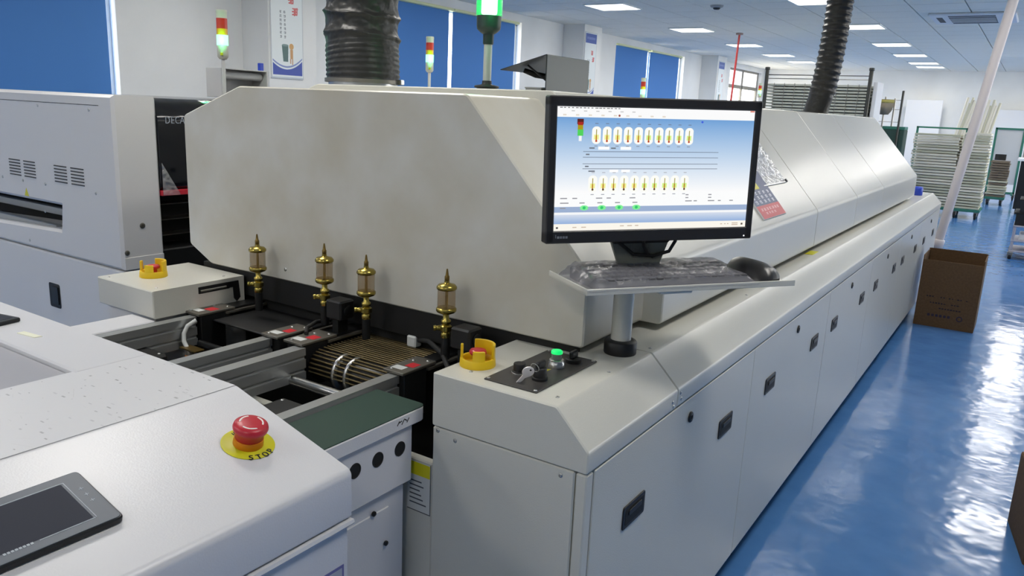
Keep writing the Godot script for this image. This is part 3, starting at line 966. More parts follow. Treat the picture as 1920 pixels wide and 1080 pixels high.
	sub("bezel", Sh.new().prism(rrect(0.21, 0.075, 0.006, 3), 0.0, 0.010, Transform3D(Basis(Vector3(0.97, 0, -0.2), Vector3(-0.2, 0, -0.97), Vector3(0, 1, 0)), Vector3.ZERO), 0.002), M.dark_metal, t2)
	sub("screen", Sh.new().prism(rrect(0.18, 0.055, 0.002, 2), 0.010, 0.0104, Transform3D(Basis(Vector3(0.97, 0, -0.2), Vector3(-0.2, 0, -0.97), Vector3(0, 1, 0)), Vector3.ZERO)), M.dark_screen, t2)
	single("paper_tag", Sh.new().prism(P([-0.036, -0.008, 0.03, -0.008, 0.036, 0.008, -0.034, 0.009]), 0.0, 0.0016, Transform3D(Basis(Vector3(0.98, 0, -0.12), Vector3(-0.12, 0, -0.98), Vector3(0, 1, 0)), Vector3(-1.905, 0.98, -0.845))), mat("tag_paper", rgb(236, 236, 214), 0.5), "small pale tag of tape lying on the white top", "tag")

func belt_table() -> void:
	var t := thing("work_table", "small white side table with dark green mat and three round black ports", "table", Vector3(-1.18, 0, -1.13))
	var top := PackedVector2Array()
	for q in [[-1.243, 0.949], [-1.243, 1.322]]:
		top.append(Vector2(q[0], q[1]))
	for i in 7:
		var a := PI / 2 * (1.0 - i / 6.0)
		top.append(Vector2(-1.108 + 0.022 * cos(a), 1.300 + 0.022 * sin(a)))
	top.append(Vector2(-1.086, 0.949))
	var tf := Transform3D(Basis(Vector3(1, 0, 0), Vector3(0, 0, -1), Vector3(0, 1, 0)), Vector3.ZERO)
	part("table_top", Sh.new().prism(top, 0.835, 0.868, tf, 0.002), M.white_paint, t)
	var mat_p := PackedVector2Array()
	for q in top:
		mat_p.append(Vector2(clampf(q.x, -1.242, -1.088), minf(q.y, 1.320)))
	part("green_mat", Sh.new().prism(mat_p, 0.868, 0.8705, tf, 0.0006), M.green_mat, t)
	part("apron", Sh.new().box2(Vector3(-1.24, 0.690, -0.949), Vector3(-1.096, 0.835, -1.284), 0.004), M.white_paint, t)
	part("cabinet", Sh.new().box2(Vector3(-1.24, 0.06, -0.949), Vector3(-1.110, 0.690, -1.272), 0.004), M.white_paint, t)
	part("cabinet_door", Sh.new().box2(Vector3(-1.112, 0.10, -0.96), Vector3(-1.107, 0.648, -1.218), 0.0015), M.white_paint, t)
	part("plinth", Sh.new().box2(Vector3(-1.23, 0, -0.96), Vector3(-1.13, 0.06, -1.26)), M.black, t)
	for z in [-1.098, -1.168, -1.240]:
		part("round_port", Sh.new().turned([0, 0, 0.0175, 0, 0.0175, 0.0015, 0.0155, 0.0022, 0.0145, 0.0008, 0, 0.0008], Transform3D(Basis(Vector3(0, 1, 0), Vector3(1, 0, 0), Vector3(0, 0, -1)), Vector3(-1.0965, 0.785, z)), 28), M.pit_black, t)
	for q in [Vector3(-1.107, 0.652, -1.165), Vector3(-1.107, 0.56, -1.205)]:
		part("door_catch", Sh.new().cyl(q, q + Vector3(0.006, 0, 0), 0.006, 14, 0.001), M.dark_metal, t)
	# worn logo print on the edge
	var g := Sh.new()
	for q in [[-1.255, 0.853, 0.9, 0.012], [-1.247, 0.856, -0.6, 0.011], [-1.238, 0.853, 0.9, 0.013], [-1.230, 0.856, 0.2, 0.010], [-1.223, 0.854, 0.9, 0.012]]:
		g.box(Vector3.ZERO, Vector3(0.0003, 0.0026, q[3]), 0.0, Transform3D(Basis(Vector3(1, 0, 0), q[2]), Vector3(-1.0858, q[1], q[0])))
	part("worn_print", g, M.print_black, t)

# ------------------------------------------------------------------ controls, monitor, keyboard
func guard_stop(at: Vector3, label: String) -> void:
	var t := thing("guarded_stop", label, "stop button", at, "yellow guarded emergency stops on the oven")
	var toward := atan2(0.81, 0.58)   # angle in x, z that faces the operator
	var arc := func(a0: float, a1: float, r0: float, r1: float) -> PackedVector2Array:
		var p := PackedVector2Array()
		var n := maxi(3, int(absf(a1 - a0) / 0.16))
		for i in n + 1:
			p.append(Vector2.from_angle(lerpf(a0, a1, float(i) / n)) * r1)
		for i in n + 1:
			p.append(Vector2.from_angle(lerpf(a1, a0, float(i) / n)) * r0)
		return p
	var tf := Transform3D(Basis(Vector3(1, 0, 0), Vector3(0, 0, 1), Vector3(0, 1, 0)), Vector3.ZERO)
	var g := Sh.new()
	g.turned([0.034, 0.0, 0.042, 0.0, 0.0425, 0.002, 0.041, 0.018, 0.040, 0.0195, 0.0355, 0.0195, 0.034, 0.018, 0.034, 0.0], Transform3D(), 40)
	g.prism(arc.call(toward - 0.42, toward + 0.30, 0.0345, 0.0405), 0.016, 0.043, tf, 0.0012)
	g.prism(arc.call(toward + 1.45, toward + 1.75, 0.0345, 0.0405), 0.016, 0.050, tf, 0.0012)
	g.prism(arc.call(toward - 3.35, toward - 1.15, 0.0345, 0.0405), 0.016, 0.052, tf, 0.0012)
	sub("guard", g, M.yellow_plastic, t)
	sub("guard_floor", Sh.new().cyl(Vector3(0, 0, 0), Vector3(0, 0.006, 0), 0.036, 32), M.yellow_plastic, t)
	sub("button_stem", Sh.new().cyl(Vector3(0, 0.006, 0), Vector3(0, 0.026, 0), 0.012, 20), M.red_plastic, t)
	sub("button_head", Sh.new().turned([0.012, 0.024, 0.018, 0.026, 0.0205, 0.029, 0.0205, 0.033, 0.018, 0.037, 0.010, 0.0385, 0, 0.039], Transform3D(), 28), M.red_plastic, t)

func operator_station() -> void:
	guard_stop(Vector3(-1.003, 0.965, -1.402), "yellow guarded emergency stop on the right ledge, beside the control panel")
	guard_stop(Vector3(-2.318, 0.969, -1.418), "yellow guarded emergency stop on the low cream box at the left")
	# control panel let into the ledge
	var c := thing("control_panel", "black control plate on the ledge with key switch, green lit button and knobs", "control panel", Vector3(-0.865, 0.965, -1.468))
	sub("panel_plate", Sh.new().prism(rrect(0.137, 0.276, 0.003, 2), 0.0, 0.0035, Transform3D(Basis(Vector3(1, 0, 0), Vector3(0, 0, -1), Vector3(0, 1, 0)), Vector3.ZERO), 0.0008), mat("plate_grey", rgb(62, 60, 58), 0.42), c)
	for q in [[-0.061, -0.130], [0.061, -0.130], [-0.061, 0.130], [0.061, 0.130]]:
		screw(Vector3(q[0], 0.0035, q[1]), Vector3.UP, c, 0.0042)
	# black knob nearest the camera
	var k1 := sub("rotary_knob", Sh.new().turned([0.017, 0.0035, 0.017, 0.008, 0.0145, 0.009, 0.0145, 0.024, 0.0135, 0.026, 0, 0.026], Transform3D(Basis(), Vector3(-0.028, 0, 0.056)), 28), M.black, c)
	sub("knob_ring", Sh.new().turned([0.0185, 0.0035, 0.0185, 0.0055, 0.016, 0.0065], Transform3D(Basis(), Vector3(-0.028, 0, 0.056)), 28), M.steel, k1)
	# key switch
	var k2 := sub("key_switch", Sh.new().turned([0.018, 0.0035, 0.018, 0.009, 0.015, 0.010, 0.015, 0.030, 0.013, 0.032, 0, 0.032], Transform3D(Basis(), Vector3(0.031, 0, 0.064)), 28), M.black, c)
	sub("switch_grip", Sh.new().box(Vector3(0.031, 0.038, 0.064), Vector3(0.010, 0.016, 0.034), 0.003), M.black, k2)
	# green lit button on a steel collar
	var k3 := sub("steel_collar", Sh.new().turned([0.019, 0.0035, 0.019, 0.014, 0.017, 0.016, 0.017, 0.021, 0.0135, 0.023, 0, 0.023], Transform3D(Basis(), Vector3(0.014, 0, -0.036)), 30), M.steel, c)
	sub("button_sleeve", Sh.new().cyl(Vector3(0.014, 0.023, -0.036), Vector3(0.014, 0.036, -0.036), 0.0125, 24), mat("clear_grey", rgb(120, 126, 120), 0.25), k3)
	sub("lit_button", Sh.new().turned([0.0135, 0.036, 0.0135, 0.041, 0.011, 0.0435, 0, 0.044], Transform3D(Basis(), Vector3(0.014, 0, -0.036)), 28), M.button_green, k3, "green lit button")
	# selector switch
	var k4 := sub("selector_switch", Sh.new().turned([0.019, 0.0035, 0.019, 0.012, 0.016, 0.014, 0, 0.014], Transform3D(Basis(), Vector3(0.028, 0, -0.092)), 28), M.black, c)
	sub("selector_lever", Sh.new().box(Vector3(0.028, 0.023, -0.092), Vector3(0.011, 0.018, 0.030), 0.003), M.dark_metal, k4)
	# yellow warning triangles stuck on the plate
	for q in [[0.002, 0.006, 0.022], [-0.012, 0.045, 0.012]]:
		var s: float = q[2]
		sub("warning_triangle", Sh.new().prism(P([0, s * 0.7, s * 0.8, -s * 0.6, -s * 0.8, -s * 0.6]), 0.0035, 0.0038, Transform3D(Basis(Vector3(0, 0, -1), Vector3(-1, 0, 0), Vector3(0, 1, 0)), Vector3(q[0], 0, q[1]))), M.yellow_plate, c)
	# key hanging from the switch on a ring
	var key := thing("key", "bright flat key hanging on a ring from the black key switch", "key", Vector3(-0.838, 0.997, -1.360))
	var kt := frame_at(Vector3.ZERO, Vector3(0.83, 0.06, -0.555), Vector3(0.05, 0.90, 0.4)).orthonormalized().scaled(Vector3(1.35, 1.35, 1.35))
	var kp := PackedVector2Array()
	for i in 22:
		var a := -PI / 2 + 0.42 + (TAU - 0.84) * i / 21.0
		kp.append(Vector2(0.0095 * cos(a), 0.0105 * sin(a)))
	for q in [[-0.0032, -0.014], [-0.0032, -0.036], [0, -0.039], [0.0026, -0.035], [0.0018, -0.032], [0.003, -0.029], [0.002, -0.025], [0.0032, -0.021], [0.0032, -0.014]]:
		kp.append(Vector2(q[0], q[1]))
	var rotk := Transform3D(kt.basis * Basis(Vector3(0, 0, 1), -0.62), Vector3.ZERO)
	sub("key_blank", Sh.new().prism(kp, -0.001, 0.001, rotk, 0.0003), mat("nickel", rgb(240, 236, 236), 0.3, 0.15), key)
	sub("key_hole", Sh.new().cyl(rotk * Vector3(0.001, 0.0055, 0.0009), rotk * Vector3(0.001, 0.0055, 0.0012), 0.0024, 14), M.pit_black, key)
	var ring := []
	for i in 25:
		var a := TAU * i / 24.0
		ring.append(rotk * Vector3(0.004, 0.013, 0) + Vector3(0.010 * cos(a), 0.010 * sin(a), 0.004 * sin(a)))
	sub("key_ring", Sh.new().tube(ring, [0.0008], 6), M.steel, key)
	# stand
	var st := thing("monitor_stand", "cream monitor post with knurled black foot and keyboard tray, on the oven's ledge", "stand", Vector3(-0.79, 0.965, -1.715))
	sub("foot", Sh.new().turned([0, 0, 0.040, 0, 0.041, 0.002, 0.041, 0.030, 0.038, 0.034, 0.029, 0.036, 0, 0.036], Transform3D(), 40), M.black, st)
	sub("post", Sh.new().cyl(Vector3(0, 0.034, 0), Vector3(0, 0.43, 0), 0.0255, 32), M.cream_paint, st)
	var yaw := 0.8797
	var mb := Basis.from_euler(Vector3(-0.01, yaw, 0.0192))
	var mc := Vector3(-0.6901, 1.4286, -1.6178)
	var lt := Transform3D(mb, mc - st.position)   # monitor axes, in the stand's coordinates
	var neck := P([-0.085, -0.135, 0.085, -0.135, 0.055, -0.215, 0.045, -0.245, -0.045, -0.245, -0.055, -0.215])
	sub("neck_plate", Sh.new().prism(neck, -0.070, -0.060, lt, 0.001), mat("olive_grey", rgb(120, 122, 112), 0.45), st)
	sub("mount_box", Sh.new().box(Vector3(0, -0.08, -0.075), Vector3(0.15, 0.18, 0.05), 0.006, lt), M.black, st)
	sub("arm", Sh.new().box(Vector3(0, -0.16, -0.10), Vector3(0.06, 0.10, 0.08), 0.006, lt), M.cream_paint, st)
	# tray
	var tb := Basis(Vector3.UP, 0.955)
	var tt := Transform3D(tb, Vector3(-0.585, 1.172, -1.655) - st.position)
	var trs := Sh.new()
	trs.box(Vector3(-0.002, 0, -0.10), Vector3(0.55, 0.004, 0.20), 0.001, tt)
	trs.box(Vector3(-0.002, 0.004, -0.001), Vector3(0.55, 0.014, 0.004), 0.001, tt)
	trs.box(Vector3(-0.275, 0.004, -0.10), Vector3(0.004, 0.014, 0.20), 0.001, tt)
	sub("keyboard_tray", trs, M.cream_paint, st)
	sub("tray_bracket", Sh.new().box(Vector3(-0.02, -0.012, -0.13), Vector3(0.09, 0.02, 0.16), 0.003, tt), M.cream_paint, st)
	sub("tray_clamp", Sh.new().cyl(Vector3(0, 0.17, 0), Vector3(0, 0.205, 0), 0.034, 28, 0.003), M.cream_paint, st)
	# keyboard in a plastic sleeve
	var kb := thing("keyboard", "dark keyboard in wrinkled clear plastic film, lying on the tray", "keyboard", Vector3(-0.585, 1.174, -1.655))
	kb.rotation.y = 0.955
	var kbody := P([-0.010, 0.0, -0.155, 0.0, -0.155, 0.026, -0.148, 0.029, -0.016, 0.014, -0.010, 0.010])
	var side := Transform3D(Basis(Vector3(0, 0, 1), Vector3(0, 1, 0), Vector3(-1, 0, 0)), Vector3.ZERO)
	sub("keyboard_body", Sh.new().prism(kbody, -0.16, 0.245, side, 0.002), mat("keyboard_grey", rgb(62, 62, 66), 0.5), kb)
	var keys := Sh.new()
	for r in 5:
		for k in 19:
			keys.box(Vector3(-0.228 + 0.0205 * k, 0.0205 + 0.0029 * r, -0.030 - 0.0245 * r), Vector3(0.0165, 0.006, 0.019), 0.0015)
	var kn := sub("keycaps", keys, mat("keycap_grey", rgb(78, 78, 82), 0.5), kb)
	kn.set_meta("kind", "stuff")
	var film := Sh.new()
	var fn := FastNoiseLite.new()
	fn.seed = 9
	fn.frequency = 12.0
	var nx := 64
	var nz := 22
	var hgt := func(i: int, j: int) -> Vector3:
		var u := float(i) / nx
		var w := float(j) / nz
		var x := lerpf(-0.272, 0.175, u) - 0.02 * (1.0 - w) * u * 0.0
		var z := lerpf(0.002, -0.170, w)
		var edge := minf(minf(u, 1.0 - u) * 14.0, minf(w * 6.0, (1.0 - w) * 8.0))
		var top := lerpf(0.022, 0.043, w)
		var y := lerpf(0.004, top, clampf(edge, 0.0, 1.0)) + 0.005 * fn.get_noise_2d(x * 0.9, z * 1.6) * clampf(edge + 0.3, 0, 1) + 0.0014 * fn.get_noise_2d(x * 3.0 + 7.0, z * 4.0)
		return Vector3(x, maxf(y, 0.003), z)
	for i in nx:
		for j in nz:
			var a: Vector3 = hgt.call(i, j)
			var b: Vector3 = hgt.call(i + 1, j)
			var cc: Vector3 = hgt.call(i + 1, j + 1)
			var d: Vector3 = hgt.call(i, j + 1)
			var n1 := (b - a).cross(cc - a).normalized()
			if n1.y < 0: n1 = -n1
			var n2 := (cc - a).cross(d - a).normalized()
			if n2.y < 0: n2 = -n2
			film.tri(a, b, cc, n1, n1, n1)
			film.tri(a, cc, d, n2, n2, n2)
	sub("plastic_film", film, mat("sleeve_film", Color(0.50, 0.50, 0.53, 0.55), 0.27), kb, "wrinkled clear film")
	M.sleeve_film.transparency = BaseMaterial3D.TRANSPARENCY_ALPHA
	# mouse
	var mo := thing("computer_mouse", "large black computer mouse on the right end of the keyboard tray", "mouse", Vector3(-0.52, 1.175, -1.852))
	mo.rotation.y = 0.955
	var ms := Sh.new()
	var mr := 18
	var mcv := 28
	var mp := func(i: int, j: int) -> Vector3:
		var w := PI / 2 * i / mr
		var a := TAU * j / mcv
		var ct := Vector2(cos(a), sin(a))
		var rr := pow(absf(ct.x), 2.6) + pow(absf(ct.y), 2.6)
		ct /= pow(rr, 1.0 / 2.6)
		var f := pow(cos(w), 0.62)
		var x := 0.072 * ct.x * f
		var z := 0.037 * ct.y * f * (1.0 - 0.12 * ct.x)
		return Vector3(x - 0.006 * sin(w), 0.003 + 0.046 * sin(w) * (1.0 - 0.35 * x / 0.072), z)
	for i in mr:
		for j in mcv:
			var a: Vector3 = mp.call(i, j)
			var b: Vector3 = mp.call(i, j + 1)
			var cc: Vector3 = mp.call(i + 1, j + 1)
			var d: Vector3 = mp.call(i + 1, j)
			var cen := Vector3(0, -0.05, 0)
			ms.tri(a, b, cc, (a - cen).normalized(), (b - cen).normalized(), (cc - cen).normalized())
			ms.tri(a, cc, d, (a - cen).normalized(), (cc - cen).normalized(), (d - cen).normalized())
	sub("mouse_shell", ms, mat("mouse_black", rgb(26, 26, 28), 0.3), mo)
	sub("mouse_base", Sh.new().prism(rrect(0.130, 0.066, 0.028, 6), 0.0, 0.004, Transform3D(Basis(Vector3(1, 0, 0), Vector3(0, 0, -1), Vector3(0, 1, 0)), Vector3.ZERO)), M.rubber, mo)
	sub("scroll_wheel", Sh.new().cyl(Vector3(0.046, 0.022, -0.004), Vector3(0.046, 0.022, 0.004), 0.009, 20), M.rubber, mo)
	monitor(mc, mb)

func monitor(mc: Vector3, mb: Basis) -> void:
	var t := thing("computer_monitor", "black widescreen monitor showing a blue and white oven control page, facing the aisle", "monitor", mc)
	t.basis = mb
	var w := 0.51
	var h := 0.3127
	var fr := Sh.new()
	var x0 := -0.2365
	var x1 := 0.2375
	var y0 := -0.1285
	var y1 := 0.1345
	fr.box2(Vector3(-w / 2, y1, -0.030), Vector3(w / 2, h / 2, 0.0), 0.0025)
	fr.box2(Vector3(-w / 2, -h / 2, -0.030), Vector3(w / 2, y0, 0.0), 0.0025)
	fr.box2(Vector3(-w / 2, -h / 2 + 0.002, -0.030), Vector3(x0, h / 2 - 0.002, 0.0), 0.0025)
	fr.box2(Vector3(x1, -h / 2 + 0.002, -0.030), Vector3(w / 2, h / 2 - 0.002, 0.0), 0.0025)
	sub("monitor_bezel", fr, mat("bezel_black", rgb(38, 37, 38), 0.42), t)
	sub("back_shell", Sh.new().prism(fillet(P([-0.24, -0.145, 0.24, -0.145, 0.24, 0.145, -0.24, 0.145]), 0.01), -0.050, -0.012, Transform3D(), 0.012), M.bezel_black, t)
	var im := im_new(1024, 572, rgb(255, 255, 255))
	var W := 1024.0
	var H := 572.0
	for y in 572:
		var v := y / H
		var c := Color.WHITE
		if v < 0.085:
			c = rgb(250, 250, 250)
		elif v < 0.80:
			c = rgb(112, 160, 214).lerp(rgb(252, 252, 252), pow(clampf((v - 0.085) / 0.60, 0, 1), 0.8))
		elif v < 0.845:
			c = rgb(156, 176, 208)
		elif v < 0.865:
			c = rgb(244, 246, 248)
		elif v < 0.94:
			c = rgb(214, 222, 236).lerp(rgb(150, 178, 220), (v - 0.865) / 0.075)
		else:
			c = rgb(250, 246, 236)
		im.fill_rect(Rect2i(0, y, 1024, 1), c)
	var ink := rgb(110, 116, 126)
	for i in 16:
		im_r(im, 14 + i * 19, 5, 14 + i * 19 + rng.randf_range(9, 16), 9, rgb(120, 120, 120))
	for i in 6:
		im_r(im, 70 + i * 60, 19, 86 + i * 60, 23, rgb(190, 190, 190))
	for i in 9:
		im_r(im, 30 + i * 62, 36, 46 + i * 62, 42, rgb(224, 214, 200))
	im_oval(im, 306, 38, 5, 5, rgb(150, 70, 60))
	im_r(im, 996, 3, 1020, 9, rgb(220, 120, 100))
	im_oval(im, 738, 60, 6, 5, rgb(60, 90, 220))
	# small beacon picture
	im_r(im, 100, 56, 131, 80, rgb(90, 30, 24)); im_r(im, 103, 70, 129, 84, rgb(170, 40, 30)); im_r(im, 103, 84, 129, 104, rgb(170, 150, 20))
	im_r(im, 103, 104, 131, 132, rgb(80, 210, 90)); im_r(im, 110, 132, 124, 156, rgb(244, 246, 246))
	for row in 2:
		var yc := 128.0 if row == 0 else 352.0
		for k in 10:
			var xc := 196.0 + 53.0 * k - (8.0 if row else 0.0)
			var hh := 40.0
			im_r(im, xc - 22, yc - hh + 16, xc + 22, yc + hh - 16, rgb(252, 252, 246))
			im_oval(im, xc, yc - hh + 18, 22, 18, rgb(252, 252, 246)); im_oval(im, xc, yc + hh - 18, 22, 18, rgb(252, 252, 246))
			var gc := rgb(240, 243, 150) if (k < 5) else rgb(212, 244, 140)
			im_r(im, xc - 12, yc - 2, xc + 12, yc + 20, gc)
			im_r(im, xc - 2, yc - 26, xc + 2, yc + 20, rgb(150, 140, 40))
			im_r(im, xc - 3, yc + 2, xc + 3, yc + 24, rgb(190, 120, 30))
			im_oval(im, xc, yc + 26, 5, 5, rgb(190, 70, 30) if row == 0 else rgb(90, 70, 30))
			im_r(im, xc - 8, yc - hh - 14, xc + 8, yc - hh - 11, rgb(110, 120, 140) if row == 0 else rgb(170, 170, 176))
			im_r(im, xc - 8, yc + hh + 8, xc + 8, yc + hh + 11, rgb(130, 136, 150))
	for y in [202, 228, 258, 281]:
		im_r(im, 134, y, 838, y + 2, rgb(84, 90, 104))
	for q in [[164, 184, 26], [272, 184, 24], [148, 213, 18], [146, 268, 18], [164, 290, 32]]:
		im_r(im, q[0], q[1], q[0] + q[2], q[1] + 6, ink)
	for q in [[208, 180, 56, 14], [320, 180, 54, 14], [270, 286, 44, 12], [330, 286, 44, 12]]:
		im_r(im, q[0], q[1], q[0] + q[2], q[1] + q[3], Color.WHITE)
	for q in [[30, 416, 34], [90, 416, 24], [208, 416, 32], [262, 416, 22], [380, 416, 30], [30, 438, 42], [126, 438, 26], [216, 438, 26], [306, 438, 26], [396, 438, 26], [30, 462, 28],
			[676, 404, 16], [676, 418, 16], [676, 434, 36], [722, 434, 18], [800, 404, 18], [800, 418, 18], [800, 434, 36], [856, 434, 16], [920, 434, 20]]:
		im_r(im, q[0], q[1], q[0] + q[2], q[1] + 5, rgb(150, 150, 156))
	for k in 4:
		im_oval(im, 150.0 + 89.0 * k, 463, 21, 12, rgb(130, 240, 150))
		im_oval(im, 150.0 + 89.0 * k, 463, 8, 7, rgb(50, 200, 110))
	im_r(im, 14, 552, 24, 560, rgb(70, 70, 70))
	for q in [[96, 553, 20], [140, 553, 24], [338, 550, 20], [376, 550, 24], [416, 550, 18], [880, 551, 10], [902, 551, 8], [918, 551, 8], [944, 548, 34], [944, 556, 34]]:
		im_r(im, q[0], q[1], q[0] + q[2], q[1] + 4, rgb(196, 176, 156))
	im_r(im, 996, 550, 1006, 559, rgb(90, 80, 70))
	var sm := mat("screen_picture", Color.BLACK, 0.3)
	sm.emission_enabled = true
	sm.emission_texture = ImageTexture.create_from_image(im)
	sm.emission = Color.WHITE
	sm.emission_operator = BaseMaterial3D.EMISSION_OP_MULTIPLY
	sm.emission_energy_multiplier = 1.0
	sub("screen", Sh.new().quad(Vector3(x0 - 0.001, y1 + 0.001, -0.003), Vector3(x1 + 0.001, y1 + 0.001, -0.003), Vector3(x1 + 0.001, y0 - 0.001, -0.003), Vector3(x0 - 0.001, y0 - 0.001, -0.003)), sm, t)
	var lg := Sh.new()
	for q in [[0, 0.0022, 0.0014, 0.0075], [0.0055, 0, 0.005, 0.005], [0.012, 0, 0.005, 0.005], [0.0185, 0, 0.005, 0.005], [0.025, 0, 0.005, 0.005]]:
		lg.box(Vector3(-0.232 + q[0], -0.1425 + q[1], 0.0002), Vector3(q[2], q[3], 0.0005))
	sub("maker_mark", lg, mat("mark_grey", rgb(120, 124, 130), 0.4), t)
	sub("power_led", Sh.new().cyl(Vector3(0.234, -0.149, 0.0), Vector3(0.234, -0.149, 0.001), 0.0016, 10), glow("led_white", rgb(255, 255, 255), 1.2), t)
	sub("cable", Sh.new().tube([Vector3(0.075, -0.13, -0.04), Vector3(0.082, -0.165, -0.045), Vector3(0.07, -0.19, -0.05), Vector3(0.03, -0.20, -0.052), Vector3(-0.02, -0.195, -0.053), Vector3(-0.06, -0.165, -0.05), Vector3(-0.075, -0.14, -0.045)], [0.0042], 10), M.rubber, t)
	sub("cable", Sh.new().tube([Vector3(-0.01, -0.15, -0.03), Vector3(0.0, -0.175, -0.04), Vector3(0.015, -0.195, -0.05), Vector3(0.03, -0.202, -0.054)], [0.004], 10), M.rubber, t)

# ------------------------------------------------------------------ things on the oven's hood
func duct(called: String, label: String, base: Vector3, path: Array, radius: Callable, seg := 56, called_part := "hose") -> Node3D:
	var t := thing(called, label, "duct", base, "black flexible exhaust ducts")
	var s := Sh.new()
	var n := path.size()
	var pts := []
	for i in n:
		var d: Vector3 = (path[mini(i + 1, n - 1)] - path[maxi(i - 1, 0)]).normalized()
		var x := Vector3(1, 0, 0)
		x = (x - d * x.dot(d)).normalized()
		var y := d.cross(x)
		var ring := []
		for j in seg:
			var a := TAU * j / seg
			ring.append(path[i] - base + (x * cos(a) + y * sin(a)) * radius.call(i, a))
		pts.append(ring)
	var nrm := []
	for i in n:
		var rn := []
		for j in seg:
			var du: Vector3 = pts[i][(j + 1) % seg] - pts[i][(j + seg - 1) % seg]
			var dv: Vector3 = pts[mini(i + 1, n - 1)][j] - pts[maxi(i - 1, 0)][j]
			var q := du.cross(dv).normalized()
			if q.dot(pts[i][j] - (path[i] - base)) < 0:
				q = -q
			rn.append(q)
		nrm.append(rn)
	for i in n - 1:
		for j in seg:
			var k := (j + 1) % seg
			s.tri(pts[i][j], pts[i][k], pts[i + 1][k], nrm[i][j], nrm[i][k], nrm[i + 1][k])
			s.tri(pts[i][j], pts[i + 1][k], pts[i + 1][j], nrm[i][j], nrm[i + 1][k], nrm[i + 1][j])
	sub(called_part, s, M.duct_black, t)
	return t

